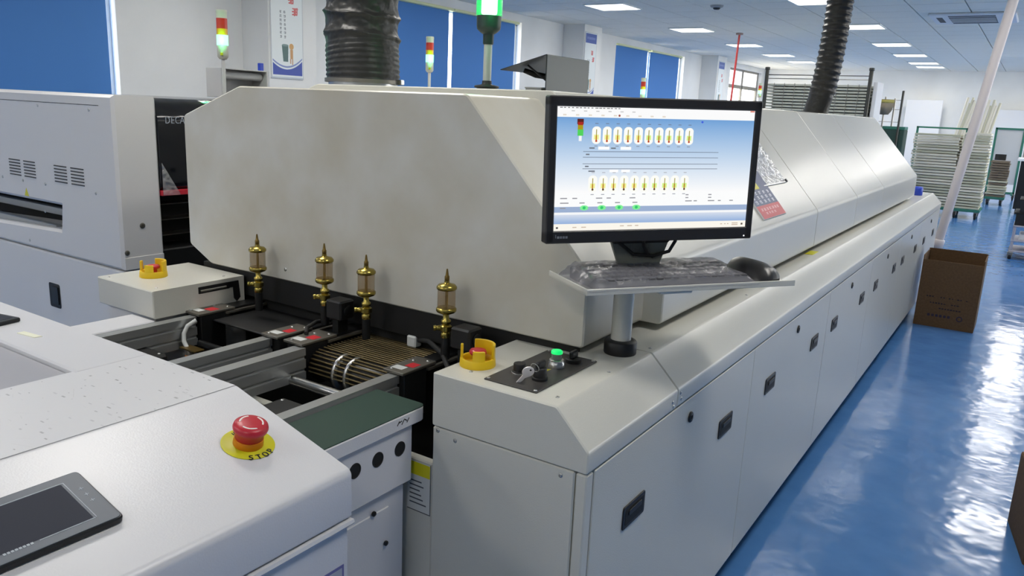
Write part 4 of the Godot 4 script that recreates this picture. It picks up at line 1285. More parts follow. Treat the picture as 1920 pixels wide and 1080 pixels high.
func oven_top() -> void:
	# near duct
	var b1 := Vector3(-2.245, 1.604, -2.30)
	var p1 := []
	var nn := 230
	for i in nn + 1:
		var y := 1.630 + (HC + 0.01 - 1.630) * i / nn
		var k := y - 1.63
		p1.append(Vector3(b1.x - 0.02 * smoothstep(0.0, 0.25, k), y, b1.z - 0.015 * smoothstep(0.0, 0.3, k)))
	var fn := FastNoiseLite.new()
	fn.seed = 5
	fn.frequency = 1.0
	var rad := func(i: int, a: float) -> float:
		var y: float = p1[i].y - 1.63
		var fine := 0.0045 * (0.5 + 0.5 * cos(y * TAU / 0.0185))
		var yy: float = y + 0.018 * sin(a * 1.0 + y * 9.0) + 0.012 * fn.get_noise_2d(a * 0.8, y * 3.0)
		var ph := fposmod(yy / 0.082, 1.0)
		var ridge := 0.013 * pow(absf(ph - 0.5) * 2.0, 3.0)
		var crumple := 0.007 * fn.get_noise_3d(cos(a) * 2.2, sin(a) * 2.2, yy * 22.0 + a * 1.5)
		var w := smoothstep(0.10, 0.17, y)
		return 0.139 + lerpf(fine, ridge + crumple, w) - 0.004 * smoothstep(0.0, 0.5, y)
	var d := duct("exhaust_duct", "thick crumpled black duct rising from the oven hood behind the oil cups", b1, p1, rad, 72)
	sub("collar", Sh.new().turned([0.128, 0.0, 0.134, 0.0, 0.134, 0.05, 0.128, 0.05], Transform3D(), 48), M.steel, d)
	var band := Sh.new().turned([0.146, 0.016, 0.148, 0.016, 0.148, 0.030, 0.146, 0.030], Transform3D(), 56)
	sub("clamp_band", band, M.dull_steel, d)
	sub("clamp_screw", Sh.new().box(Vector3(0.142, 0.024, -0.055), Vector3(0.03, 0.02, 0.022), 0.003), M.steel, d)
	# far duct, leaning
	var b2 := Vector3(-1.555, 1.604, -6.75)
	var p2 := []
	for i in nn + 1:
		var y := 1.606 + (HC + 0.01 - 1.606) * i / nn
		var k := y - 1.606
		p2.append(Vector3(b2.x + 0.085 * (1.0 - exp(-k * 3.2)) + 0.01 * k, y, b2.z))
	var rad2 := func(i: int, a: float) -> float:
		var y: float = p2[i].y - 1.606
		var ph := fposmod((y + 0.006 * sin(a)) / 0.048, 1.0)
		return 0.094 + 0.010 * pow(absf(ph - 0.5) * 2.0, 2.0) * smoothstep(0.12, 0.2, y) + 0.003 * fn.get_noise_3d(cos(a) * 2.0, sin(a) * 2.0, y * 18.0)
	duct("exhaust_duct", "slanting ribbed black duct at the far end of the oven hood", b2, p2, rad2, 40)
	# large signal tower
	var t := thing("signal_tower", "large green lit signal tower with round black base on the oven hood", "signal light", Vector3(-1.648, 1.604, -2.30))
	sub("tower_base", Sh.new().turned([0, 0, 0.034, 0, 0.036, 0.010, 0.043, 0.012, 0.044, 0.015, 0.042, 0.019, 0.020, 0.023, 0.017, 0.026, 0.017, 0.036, 0, 0.036], Transform3D(), 36), M.black, t)
	sub("pole", Sh.new().cyl(Vector3(0, 0.030, 0), Vector3(0, 0.170, 0), 0.0145, 24), mat("pole_grey", rgb(176, 176, 174), 0.4, 0.3), t)
	sub("socket", Sh.new().turned([0, 0.158, 0.017, 0.158, 0.0185, 0.162, 0.019, 0.192, 0.029, 0.198, 0.040, 0.208, 0.042, 0.218, 0.043, 0.252, 0, 0.252], Transform3D(), 36), mat("dark_green_housing", rgb(28, 46, 44), 0.4), t)
	var lens := [0.0445, 0.252]
	for i in 14:
		lens.append_array([0.0445, 0.254 + i * 0.005, 0.0457, 0.2565 + i * 0.005])
	lens.append_array([0.0445, 0.326])
	var gl := mat("tower_lens_green", Color(0.05, 0.80, 0.40, 0.55), 0.15)
	gl.transparency = BaseMaterial3D.TRANSPARENCY_ALPHA
	gl.emission_enabled = true
	gl.emission = rgb(16, 190, 96)
	gl.emission_energy_multiplier = 0.6
	sub("lens", Sh.new().turned(lens, Transform3D(), 36), gl, t, "green ribbed lens")
	sub("lamp_core", Sh.new().turned([0, 0.256, 0.026, 0.258, 0.028, 0.264, 0.028, 0.314, 0.024, 0.321, 0, 0.323], Transform3D(), 24), glow("lamp_core_glow", rgb(225, 255, 235), 3.0), t)
	sub("amber_lens", Sh.new().cyl(Vector3(0, 0.326, 0), Vector3(0, 0.396, 0), 0.0445, 36, 0.002), M.lens_amber, t)
	sub("red_lens", Sh.new().cyl(Vector3(0, 0.396, 0), Vector3(0, 0.466, 0), 0.0445, 36, 0.002), M.lens_red, t)
	sub("cap", Sh.new().turned([0.0445, 0.466, 0.0445, 0.476, 0.038, 0.483, 0, 0.485], Transform3D(), 36), M.black, t)
	var l := OmniLight3D.new()
	l.name = "tower_lamp"
	l.light_color = rgb(40, 255, 130)
	l.light_energy = 0.018
	l.light_size = 0.03
	l.shadow_enabled = true
	l.position = Vector3(0.075, 0.29, 0.07)
	t.add_child(l)
	# dark grey open hood box
	var hb := thing("grey_hood", "dark grey folded metal hood with drooping lid, open towards the camera, behind the monitor", "hood", Vector3(-2.08, 1.604, -3.55))
	var pr := P([-2.050, 1.604, -2.046, 1.604, -2.046, 1.809, -2.052, 1.813, -2.322, 1.739, -2.3205, 1.7355, -2.054, 1.808])
	part("folded_sheet", Sh.new().prism(pr, -3.352, -3.78, Transform3D(), 0.0008), M.grey_hood, hb)
	part("rear_plate", Sh.new().prism(P([-2.05, 1.66, -2.052, 1.808, -2.20, 1.768]), -3.76, -3.764), M.grey_hood, hb)
	part("gas_strut", Sh.new().cyl(Vector3(-2.07, 1.68, -3.42), Vector3(-2.20, 1.764, -3.42), 0.005, 10), M.black, hb)
	part("wire_bundle", Sh.new().tube([Vector3(-2.24, 1.74, -3.45), Vector3(-2.2, 1.722, -3.5), Vector3(-2.13, 1.712, -3.52), Vector3(-2.09, 1.70, -3.50), Vector3(-2.075, 1.665, -3.48)], [0.012, 0.016, 0.014, 0.008, 0.004], 10), M.black, hb)
	var jb := thing("junction_box", "low pale grey box on the oven hood under the dark folded hood", "box", Vector3(-2.12, 1.604, -3.45))
	sub("box_body", Sh.new().box2(Vector3(-0.045, 0, -0.10), Vector3(0.045, 0.045, 0.10), 0.003), M.machine_white, jb)
	sub("box_lid", Sh.new().box2(Vector3(-0.048, 0.045, -0.103), Vector3(0.048, 0.052, 0.103), 0.002), M.machine_white, jb)
	# printed signs on the slanted lid
	var nrm := Vector3(0.448, 0.386, 0).normalized()
	var upv := Vector3(-0.386, 0.448, 0).normalized()
	var sx := Vector3(0, 0, -1)
	var im := im_new(160, 220, rgb(44, 62, 110))
	im_r(im, 0, 160, 160, 220, rgb(196, 34, 48))
	im_r(im, 40, 54, 96, 84, rgb(214, 204, 40))
	for r in 3:
		for k in 5:
			im_glyph(im, 12.0 + 29 * k, 94.0 + 21 * r, 17, rgb(220, 224, 236))
	for k in 7:
		im_glyph(im, 16.0 + 19 * k, 172.0, 15, rgb(240, 190, 190))
	for k in 4:
		im_glyph(im, 34.0 + 19 * k, 192.0, 13, rgb(240, 190, 190))
	var so := Vector3(-0.8075, 1.181, -3.08)
	var sg := thing("warning_sign", "blue and red printed sign lying on the slanted hood lid beside the monitor", "sign", so)
	var sf := Transform3D(Basis(sx, upv, nrm), Vector3.ZERO)
	sub("sign_board", Sh.new().box(Vector3(0, 0.105, 0.003), Vector3(0.30, 0.21, 0.006), 0.001, sf), M.board_white, sg)
	var q := func(x: float, y: float, z: float) -> Vector3: return sf * Vector3(x, y, z)
	sub("printed_face", Sh.new().quad(q.call(-0.148, 0.208, 0.0064), q.call(0.148, 0.208, 0.0064), q.call(0.148, 0.002, 0.0064), q.call(-0.148, 0.002, 0.0064)), tex_mat("sign_print", im, 0.42), sg)
	var s2 := thing("document_sleeve", "empty clear document sleeve with steel clip on the slanted hood lid above the sign", "sleeve", Vector3(-0.897, 1.2865, -3.36))
	sub("sleeve_sheet", Sh.new().box(Vector3(0, 0.11, 0.002), Vector3(0.34, 0.22, 0.002), 0.0005, sf), M.clear_film, s2)
	sub("paper", Sh.new().box(Vector3(-0.02, 0.125, 0.0007), Vector3(0.27, 0.16, 0.0006), 0.0, sf), mat("grey_paper", rgb(186, 190, 200), 0.5), s2)
	sub("steel_edge", Sh.new().box(Vector3(0, 0.0, 0.003), Vector3(0.345, 0.006, 0.005), 0.001, sf), M.steel, s2)
	sub("clip", Sh.new().cyl(q.call(0.165, 0.004, 0.004), q.call(0.165, 0.004, 0.010), 0.008, 12), M.black, s2)
	single("yellow_tag", Sh.new().box2(Vector3(-0.80, 0.965, -3.63), Vector3(-0.765, 0.967, -3.74)), M.yellow_plate, "small yellow tag on the ledge below the hood lids", "tag")
	single("blue_cap", Sh.new().turned([0, 0, 0.042, 0, 0.046, 0.006, 0.046, 0.06, 0.040, 0.072, 0.03, 0.075, 0, 0.075], Transform3D(Basis(), Vector3(-0.815, 0.965, -7.62)), 28), M.blue_plastic, "bright blue plastic cup standing at the far end of the oven's ledge", "cup")

# ------------------------------------------------------------------ second line behind: pick and place machines
func small_tower(called_label: String, at: Vector3, stem: float) -> void:
	var t := thing("signal_tower", called_label, "signal light", at, "slim signal towers of the line behind the oven")
	var y := stem
	sub("pole", Sh.new().cyl(Vector3.ZERO, Vector3(0, y + 0.045, 0), 0.010, 14), M.machine_white, t)
	sub("tower_body", Sh.new().turned([0, y + 0.038, 0.018, y + 0.038, 0.027, y + 0.050, 0.027, y + 0.105, 0, y + 0.105], Transform3D(), 24), mat("tower_beige", rgb(206, 204, 192), 0.45), t)
	sub("rating_sticker", Sh.new().box(Vector3(0.014, y + 0.062, 0.0225), Vector3(0.03, 0.014, 0.004), 0.001, Transform3D(Basis(Vector3.UP, 0.0), Vector3.ZERO)), M.yellow_plate, t)
	sub("green_lens", Sh.new().cyl(Vector3(0, y + 0.105, 0), Vector3(0, y + 0.155, 0), 0.0275, 24), M.lens_green_lit, t, "lit green segment")
	sub("amber_lens", Sh.new().cyl(Vector3(0, y + 0.155, 0), Vector3(0, y + 0.185, 0), 0.0268, 24), M.lens_amber, t)
	sub("red_lens", Sh.new().cyl(Vector3(0, y + 0.185, 0), Vector3(0, y + 0.235, 0), 0.0268, 24), M.lens_red, t)
	sub("tower_cap", Sh.new().turned([0.0265, y + 0.235, 0.0265, y + 0.262, 0.028, y + 0.264, 0.026, y + 0.275, 0, y + 0.276], Transform3D(), 24), M.tower_beige, t)
	var l := OmniLight3D.new()
	l.name = "tower_lamp"
	l.light_color = rgb(90, 255, 150)
	l.light_energy = 0.012
	l.light_size = 0.02
	l.shadow_enabled = true
	l.position = Vector3(0.035, y + 0.13, 0.032)
	t.add_child(l)

func placement_line() -> void:
	var m := thing("placement_machine", "white pick and place machine with vent slots and black glass hood, at the left edge", "machine", Vector3(-3.9, 0, -2.6))
	var zf := -1.764
	# front end module with a slot for the boards
	var front := P([-5.2, 0.814, -3.1, 0.814, -3.1, 1.533, -5.2, 1.533, -5.2, 1.043, -3.565, 1.043, -3.585, 0.930, -5.2, 0.872])
	part("front_housing", Sh.new().prism(front, zf, -1.955, Transform3D(), 0.012), M.machine_white, m)
	part("top_strip", Sh.new().box2(Vector3(-5.15, 1.4865, zf - 0.0015), Vector3(-3.2, 1.489, zf + 0.0005)), M.black, m)
	part("slot_back", Sh.new().box2(Vector3(-5.2, 0.85, -2.30), Vector3(-3.5, 1.06, -2.32)), M.pit_black, m)
	part("slot_rail", Sh.new().box2(Vector3(-5.2, 0.955, -1.90), Vector3(-3.60, 0.99, -1.93), 0.003), M.aluminium, m)
	part("slot_rail", Sh.new().box2(Vector3(-5.2, 0.905, -1.80), Vector3(-3.70, 0.935, -1.83), 0.003), M.aluminium, m)
	part("lower_cabinet", Sh.new().box2(Vector3(-5.2, 0.08, zf - 0.001), Vector3(-3.101, 0.8105, -1.957), 0.006), M.machine_white, m)
	part("side_panel", Sh.new().box2(Vector3(-3.102, 0.816, -1.772), Vector3(-3.097, 0.868, -1.95), 0.001), M.machine_white, m)
	# vent slots: four groups of six
	var slot := Sh.new().box(Vector3.ZERO, Vector3(0.105, 0.005, 0.003), 0.001).mesh()
	for g in [-3.953, -3.816, -3.544, -3.405]:
		for k in 6:
			put("vent_slot", slot, M.black, m, Vector3(g, 1.217 - 0.0138 * k, zf + 0.0008) - m.position)
	for q in [[-3.692, 1.472], [-3.275, 1.468], [-4.086, 1.127], [-3.89, 1.126], [-3.687, 1.127], [-3.88, 0.846], [-3.709, 1.001], [-3.269, 1.124]]:
		screw(Vector3(q[0], q[1], zf) - m.position, Vector3.BACK, m, 0.007)
	for q in [[0.998, -1.86, 0.012], [0.889, -1.785, 0.011]]:
		part("panel_lock", Sh.new().turned([q[2], 0, q[2], 0.002, q[2] * 0.7, 0.004, q[2] * 0.3, 0.004, q[2] * 0.3, 0.001, 0, 0.001], Transform3D(Basis(Vector3(0, 1, 0), Vector3(1, 0, 0), Vector3(0, 0, -1)), Vector3(-3.1, q[0], q[1])), 18), M.dull_steel, m)
	part("warning_triangle", Sh.new().prism(P([-0.02, -0.018, 0.02, -0.018, 0, 0.02]), 0, 0.0006, Transform3D(Basis(), Vector3(-3.866, 1.074, zf))), M.yellow_plate, m)
	part("recessed_latch", Sh.new().prism(rrect(0.095, 0.115, 0.012), 0, 0.0012, Transform3D(Basis(), Vector3(-3.69, 0.61, zf))), M.black, m)
	part("latch_paddle", Sh.new().prism(rrect(0.055, 0.085, 0.008), 0.0012, 0.006, Transform3D(Basis(), Vector3(-3.68, 0.612, zf)), 0.001), M.dark_metal, m)
	# black glass hood and the dark feeder bay under it
	var gp := fillet(P([-3.103, 1.140, -3.103, 1.455, -3.135, 1.505, -3.19, 1.527, -5.2, 1.527, -5.2, 1.140]), 0.03, 5)
	part("glass_hood", Sh.new().prism(gp, -1.957, -3.45, Transform3D(), 0.003), M.black_gloss, m, "glossy black hood cover")
	part("red_strip", Sh.new().box2(Vector3(-3.20, 1.116, -1.958), Vector3(-3.100, 1.139, -3.45), 0.002), M.red_plastic, m)
	part("feeder_bay", Sh.new().box2(Vector3(-5.2, 0.8145, -1.958), Vector3(-3.30, 1.115, -3.45)), M.pit_black, m)
	part("feeder_base", Sh.new().box2(Vector3(-5.2, 0.08, -1.958), Vector3(-3.14, 0.875, -3.45), 0.006), M.dark_metal, m)
	for k in 3:
		part("feeder_rail", Sh.new().box2(Vector3(-3.30, 0.92 + 0.07 * k, -1.97), Vector3(-3.22, 0.925 + 0.07 * k, -3.4), 0.001), M.dull_steel, m)
	var lt := lettering("DECAN", 0.028, Transform3D(Basis(Vector3(0, 0, -1), Vector3.UP, Vector3.RIGHT), Vector3(-3.1015, 1.437, -2.052) - m.position), mat("print_grey", rgb(150, 158, 168), 0.5), m)
	lt.set_meta("label", "pale grey lettering on the black hood")
	part("hanging_film", Sh.new().prism(P([-1.962, 1.259, -1.962, 1.120, -2.045, 1.118]), 0, 0.0006, Transform3D(Basis(Vector3(0, 0, 1), Vector3(0, 1, 0), Vector3(-1, 0, 0)), Vector3(-3.095, 0, 0))), M.clear_film, m)
	part("plinth", Sh.new().box2(Vector3(-5.0, 0, -1.85), Vector3(-3.25, 0.08, -3.4)), M.black, m)
	# white housing on its top
	var wb := thing("roll_housing", "white box with a pale roll inside, on the machine top beside the left signal tower", "box", Vector3(-3.66, 1.540, -2.78))
	part("side_plate", Sh.new().box2(Vector3(-3.72, 1.540, -2.640), Vector3(-3.59, 1.690, -2.652), 0.002), M.machine_white, wb)
	part("side_plate", Sh.new().box2(Vector3(-3.72, 1.540, -2.93), Vector3(-3.59, 1.690, -2.942), 0.002), M.machine_white, wb)
	part("top_plate", Sh.new().box2(Vector3(-3.72, 1.684, -2.652), Vector3(-3.59, 1.690, -2.93), 0.001), M.machine_white, wb)
	part("roll", Sh.new().cyl(Vector3(-3.64, 1.655, -2.655), Vector3(-3.64, 1.655, -2.925), 0.020, 20), M.board_white, wb)
	part("rear_plate", Sh.new().box2(Vector3(-3.72, 1.540, -2.652), Vector3(-3.715, 1.684, -2.93)), M.machine_white, wb)
	var bp := thing("marker_post", "thin white post with a blue cap beside the poster on the near column", "post", Vector3(-3.7, 1.54, -2.98))
	sub("post", Sh.new().cyl(Vector3.ZERO, Vector3(0, 0.155, 0), 0.007, 12), M.machine_white, bp)
	sub("blue_cap", Sh.new().box2(Vector3(-0.012, 0.15, -0.012), Vector3(0.012, 0.195, 0.012), 0.002), M.blue_plastic, bp)
	small_tower("slim signal tower at the left, in front of the bare wall left of the poster", Vector3(-3.5, 1.540, -2.588), 0.150)
	# three more machines of that line, mostly hidden behind the oven
	var lab := ["white machine hidden behind the oven, under the signal tower before the blue blinds", "white machine hidden behind the monitor, under the signal tower above its top edge", "white machine at the far end of the line behind the oven"]
	var zz := [-4.45, -7.95, -13.4]
	var first: Node3D
	for i in 3:
		if i == 0:
			var t := thing("placement_machine", lab[0], "machine", Vector3(-3.85, 0, zz[0]), "white machines of the line behind the oven")
			sub("cabinet", Sh.new().box2(Vector3(-0.72, 0.08, -0.75), Vector3(0.72, 0.88, 0.75), 0.01), M.machine_white, t)
			sub("hood", Sh.new().prism(fillet(P([0.70, 0.89, 0.70, 1.34, 0.55, 1.53, -0.55, 1.53, -0.70, 1.34, -0.70, 0.89]), 0.03), -0.72, 0.72, Transform3D(), 0.01), M.machine_white, t)
			sub("hood_window", Sh.new().box2(Vector3(0.69, 0.98, -0.5), Vector3(0.704, 1.30, 0.5), 0.003), M.black_gloss, t)
			sub("plinth", Sh.new().box2(Vector3(-0.6, 0, -0.65), Vector3(0.6, 0.08, 0.65)), M.black, t)
			first = t
		else:
			dup(first, "placement_machine", Vector3(-0.35 if i == 2 else 0.0, 0, zz[i] - zz[0]), lab[i])
	small_tower("slim signal tower in front of the blue blind right of the thick duct", Vector3(-3.6, 1.53, -4.335), 0.20)
	small_tower("slim signal tower just above the monitor, before the gap between two blinds", Vector3(-3.6, 1.53, -7.887), 0.12)
	small_tower("slim signal tower above the monitor's right corner, before the far window", Vector3(-4.0, 1.53, -13.39), 0.33)

# ------------------------------------------------------------------ posters, air conditioner, pipes
func wall_dressing() -> void:
	var im := im_new(256, 660, rgb(226, 232, 232))
	im_r(im, 10, 12, 246, 104, rgb(66, 92, 166))
	for k in 6:
		im_glyph(im, 40.0 + 30 * k, 44.0, 24, rgb(150, 168, 214))
	for k in 2:
		im_glyph(im, 136.0 + 34 * k, 170.0 + 64 * k, 52, rgb(196, 70, 76))
		im_glyph(im, 140.0 + 34 * k, 172.0 + 64 * k, 46, rgb(214, 96, 98))
	for c in 2:
		for k in 7:
			im_glyph(im, 70.0 + 32 * c, 262.0 + 24.0 * k, 18, rgb(104, 112, 118))
	# a cup and a plain little figure behind it
	im_oval(im, 160, 468, 18, 18, rgb(206, 158, 92)); im_r(im, 150, 486, 172, 542, rgb(198, 150, 96)); im_r(im, 148, 542, 156, 570, rgb(192, 140, 100)); im_r(im, 164, 542, 172, 576, rgb(192, 140, 100))
	for y in range(462, 560):
		var f := (y - 462) / 98.0
		im_r(im, 84 + 10 * f, y, 136 - 4 * f, y + 1, rgb(72, 104, 102))
	im_oval(im, 110, 463, 26, 7, rgb(112, 138, 136))
	for x in 236:
		var u := (x - 118.0) / 118.0
		var y0 := 604.0 - 46.0 * u * u - (8.0 * u)
		im_r(im, 10 + x, y0 - 18, 11 + x, y0 - 8, rgb(120, 136, 190))
		im_r(im, 10 + x, y0 + 2, 11 + x, 640, rgb(44, 72, 166))
	im_r(im, 0, 0, 256, 4, rgb(180, 186, 190)); im_r(im, 0, 652, 256, 660, rgb(180, 190, 200)); im_r(im, 0, 0, 4, 660, rgb(170, 176, 182)); im_r(im, 252, 0, 256, 660, rgb(180, 186, 190))
	var pm := tex_mat("poster_print", im, 0.4)
	var first: Node3D
	var lab := ["tall white poster with cup picture, on the column left of the thick duct", "white poster with blue header on the column right of the dark hood", "small far poster with blue header on the last column before the far window"]
	var pz := [-5.565, -12.005, -18.52]
	for i in 3:
		if i == 0:
			first = thing("wall_poster", lab[0], "poster", Vector3(-6.5, 2.29, pz[0]), "posters on the columns")
			sub("poster_board", Sh.new().box2(Vector3(0, -0.548, -0.208), Vector3(0.012, 0.548, 0.208), 0.002), M.board_white, first)
			sub("printed_face", Sh.new().quad(Vector3(0.0124, 0.544, 0.205), Vector3(0.0124, 0.544, -0.205), Vector3(0.0124, -0.544, -0.205), Vector3(0.0124, -0.544, 0.205)), pm, first)
		else:
			dup(first, "wall_poster", Vector3(0, 0, pz[i] - pz[0]), lab[i])
	# ceiling cassette
	var ac := thing("air_conditioner", "white ceiling cassette air conditioner with dark louvre slots, beside the white pipe", "air conditioner", Vector3(-0.95, HC, -12.0))
	sub("face_frame", Sh.new().box2(Vector3(-0.48, -0.035, -0.48), Vector3(0.48, 0.0, 0.48), 0.012), M.board_white, ac)
	sub("grille", Sh.new().box2(Vector3(-0.26, -0.042, -0.26), Vector3(0.26, -0.034, 0.26), 0.003), mat("grille_grey", rgb(96, 100, 102), 0.6), ac)
	for s in 4:
		var b := Basis(Vector3.UP, PI / 2 * s)
		sub("louvre", Sh.new().box(Vector3(0, -0.036, 0.37), Vector3(0.52, 0.006, 0.07), 0.002, Transform3D(b, Vector3.ZERO)), mat("louvre_dark", rgb(52, 56, 58), 0.6), ac)
	for s in 6:
		sub("grille_bar", Sh.new().box(Vector3(0, -0.043, -0.22 + 0.088 * s), Vector3(0.5, 0.006, 0.012), 0.001), M.board_white, ac)
	var sd := thing("smoke_detector", "small round grey smoke detector on the ceiling left of the cut light panel", "smoke detector", Vector3(-3.72, HC, -10.2))
	sub("detector_base", Sh.new().turned([0, -0.03, 0.06, -0.03, 0.08, -0.02, 0.085, 0, 0, 0], Transform3D(), 28), mat("detector_grey", rgb(150, 154, 156), 0.5), sd)
	sub("detector_cage", Sh.new().turned([0, -0.055, 0.03, -0.053, 0.045, -0.042, 0.045, -0.03], Transform3D(), 24), M.dark_metal, sd)
	var rp := thing("red_pipe", "thin red pipe hanging down from the ceiling before the far window", "pipe", Vector3(-4.49, HC, -13.53))
	sub("pipe", Sh.new().cyl(Vector3(0, 0, 0), Vector3(-0.04, -1.43, 0), 0.017, 14), M.pipe_red, rp)
	sub("ceiling_flange", Sh.new().cyl(Vector3(0, -0.03, 0), Vector3(0, 0, 0), 0.06, 20, 0.004), mat("flange_grey", rgb(160, 140, 136), 0.5), rp)
	# leaning white pipe by the oven's far end
	var wp := thing("white_pipe", "long leaning white pipe from floor to ceiling past the oven's far end", "pipe", Vector3(-0.70, 0, -8.30))
	sub("pipe", Sh.new().cyl(Vector3(0, 0.0, 0), Vector3(0.355, HC, 0), 0.041, 28), M.pipe_white, wp)
	sub("pipe_socket", Sh.new().cyl(Vector3(0.053, 0.44, 0), Vector3(0.063, 0.52, 0), 0.053, 28, 0.004), M.pipe_white, wp)

# ------------------------------------------------------------------ far end of the hall
func wheel(o: Node3D, p: Vector3, r := 0.06) -> void:
	var w := sub("caster", Sh.new().cyl(p + Vector3(-0.018, r, 0), p + Vector3(0.018, r, 0), r, 20, 0.006), M.rubber, o)
	sub("caster_fork", Sh.new().box2(p + Vector3(-0.03, r * 0.9, -0.02), p + Vector3(0.03, r * 2.0 + 0.02, 0.03), 0.003), M.chrome, w)

func trolley(label: String, at: Vector3, w: float, d: float, h: float, back: bool) -> Node3D:
	var t := thing("tray_trolley", label, "trolley", at, "green wheeled trolleys")
	for x in [-w / 2 + 0.06, w / 2 - 0.06]:
		for z in [-0.06, -d + 0.06]:
			wheel(t, Vector3(x, 0, z))
	sub("deck", Sh.new().box2(Vector3(-w / 2, 0.125, -d), Vector3(w / 2, 0.175, 0), 0.006), M.green_frame, t)
	if back:
		for x in [-w / 2 - 0.01, w / 2 + 0.01]:
			sub("upright", Sh.new().box2(Vector3(x - 0.018, 0.125, -d - 0.04), Vector3(x + 0.018, h, -d - 0.004), 0.003), M.green_frame, t)
		sub("top_rail", Sh.new().box2(Vector3(-w / 2 - 0.03, h - 0.03, -d - 0.04), Vector3(w / 2 + 0.03, h, -d - 0.004), 0.003), M.green_frame, t)
	return t

func trays(at: Vector3, w: float, d: float, n: int, pitch: float, mats: Array, label: String, group: String) -> void:
	var th := pitch * 0.5
	var meshes := []
	for k in 3:
		var s := Sh.new()
		s.box(Vector3(0, th * 0.5, 0), Vector3(w, th, d), 0.004)
		s.box(Vector3(0, th + pitch * 0.12, d * 0.49), Vector3(w, pitch * 0.24, 0.012), 0.002)
		s.box(Vector3(0, th + pitch * 0.12, -d * 0.49), Vector3(w, pitch * 0.24, 0.012), 0.002)
		meshes.append(s.mesh())
	for i in n:
		var mi := put(numbered("tray"), meshes[i % 3], mats[rng.randi() % mats.size()], self, at + Vector3(rng.randf_range(-0.012, 0.012), pitch * i, rng.randf_range(-0.012, 0.012)))
		mi.rotation.y = rng.randf_range(-0.012, 0.012)
		tag(mi, label, "tray", group)

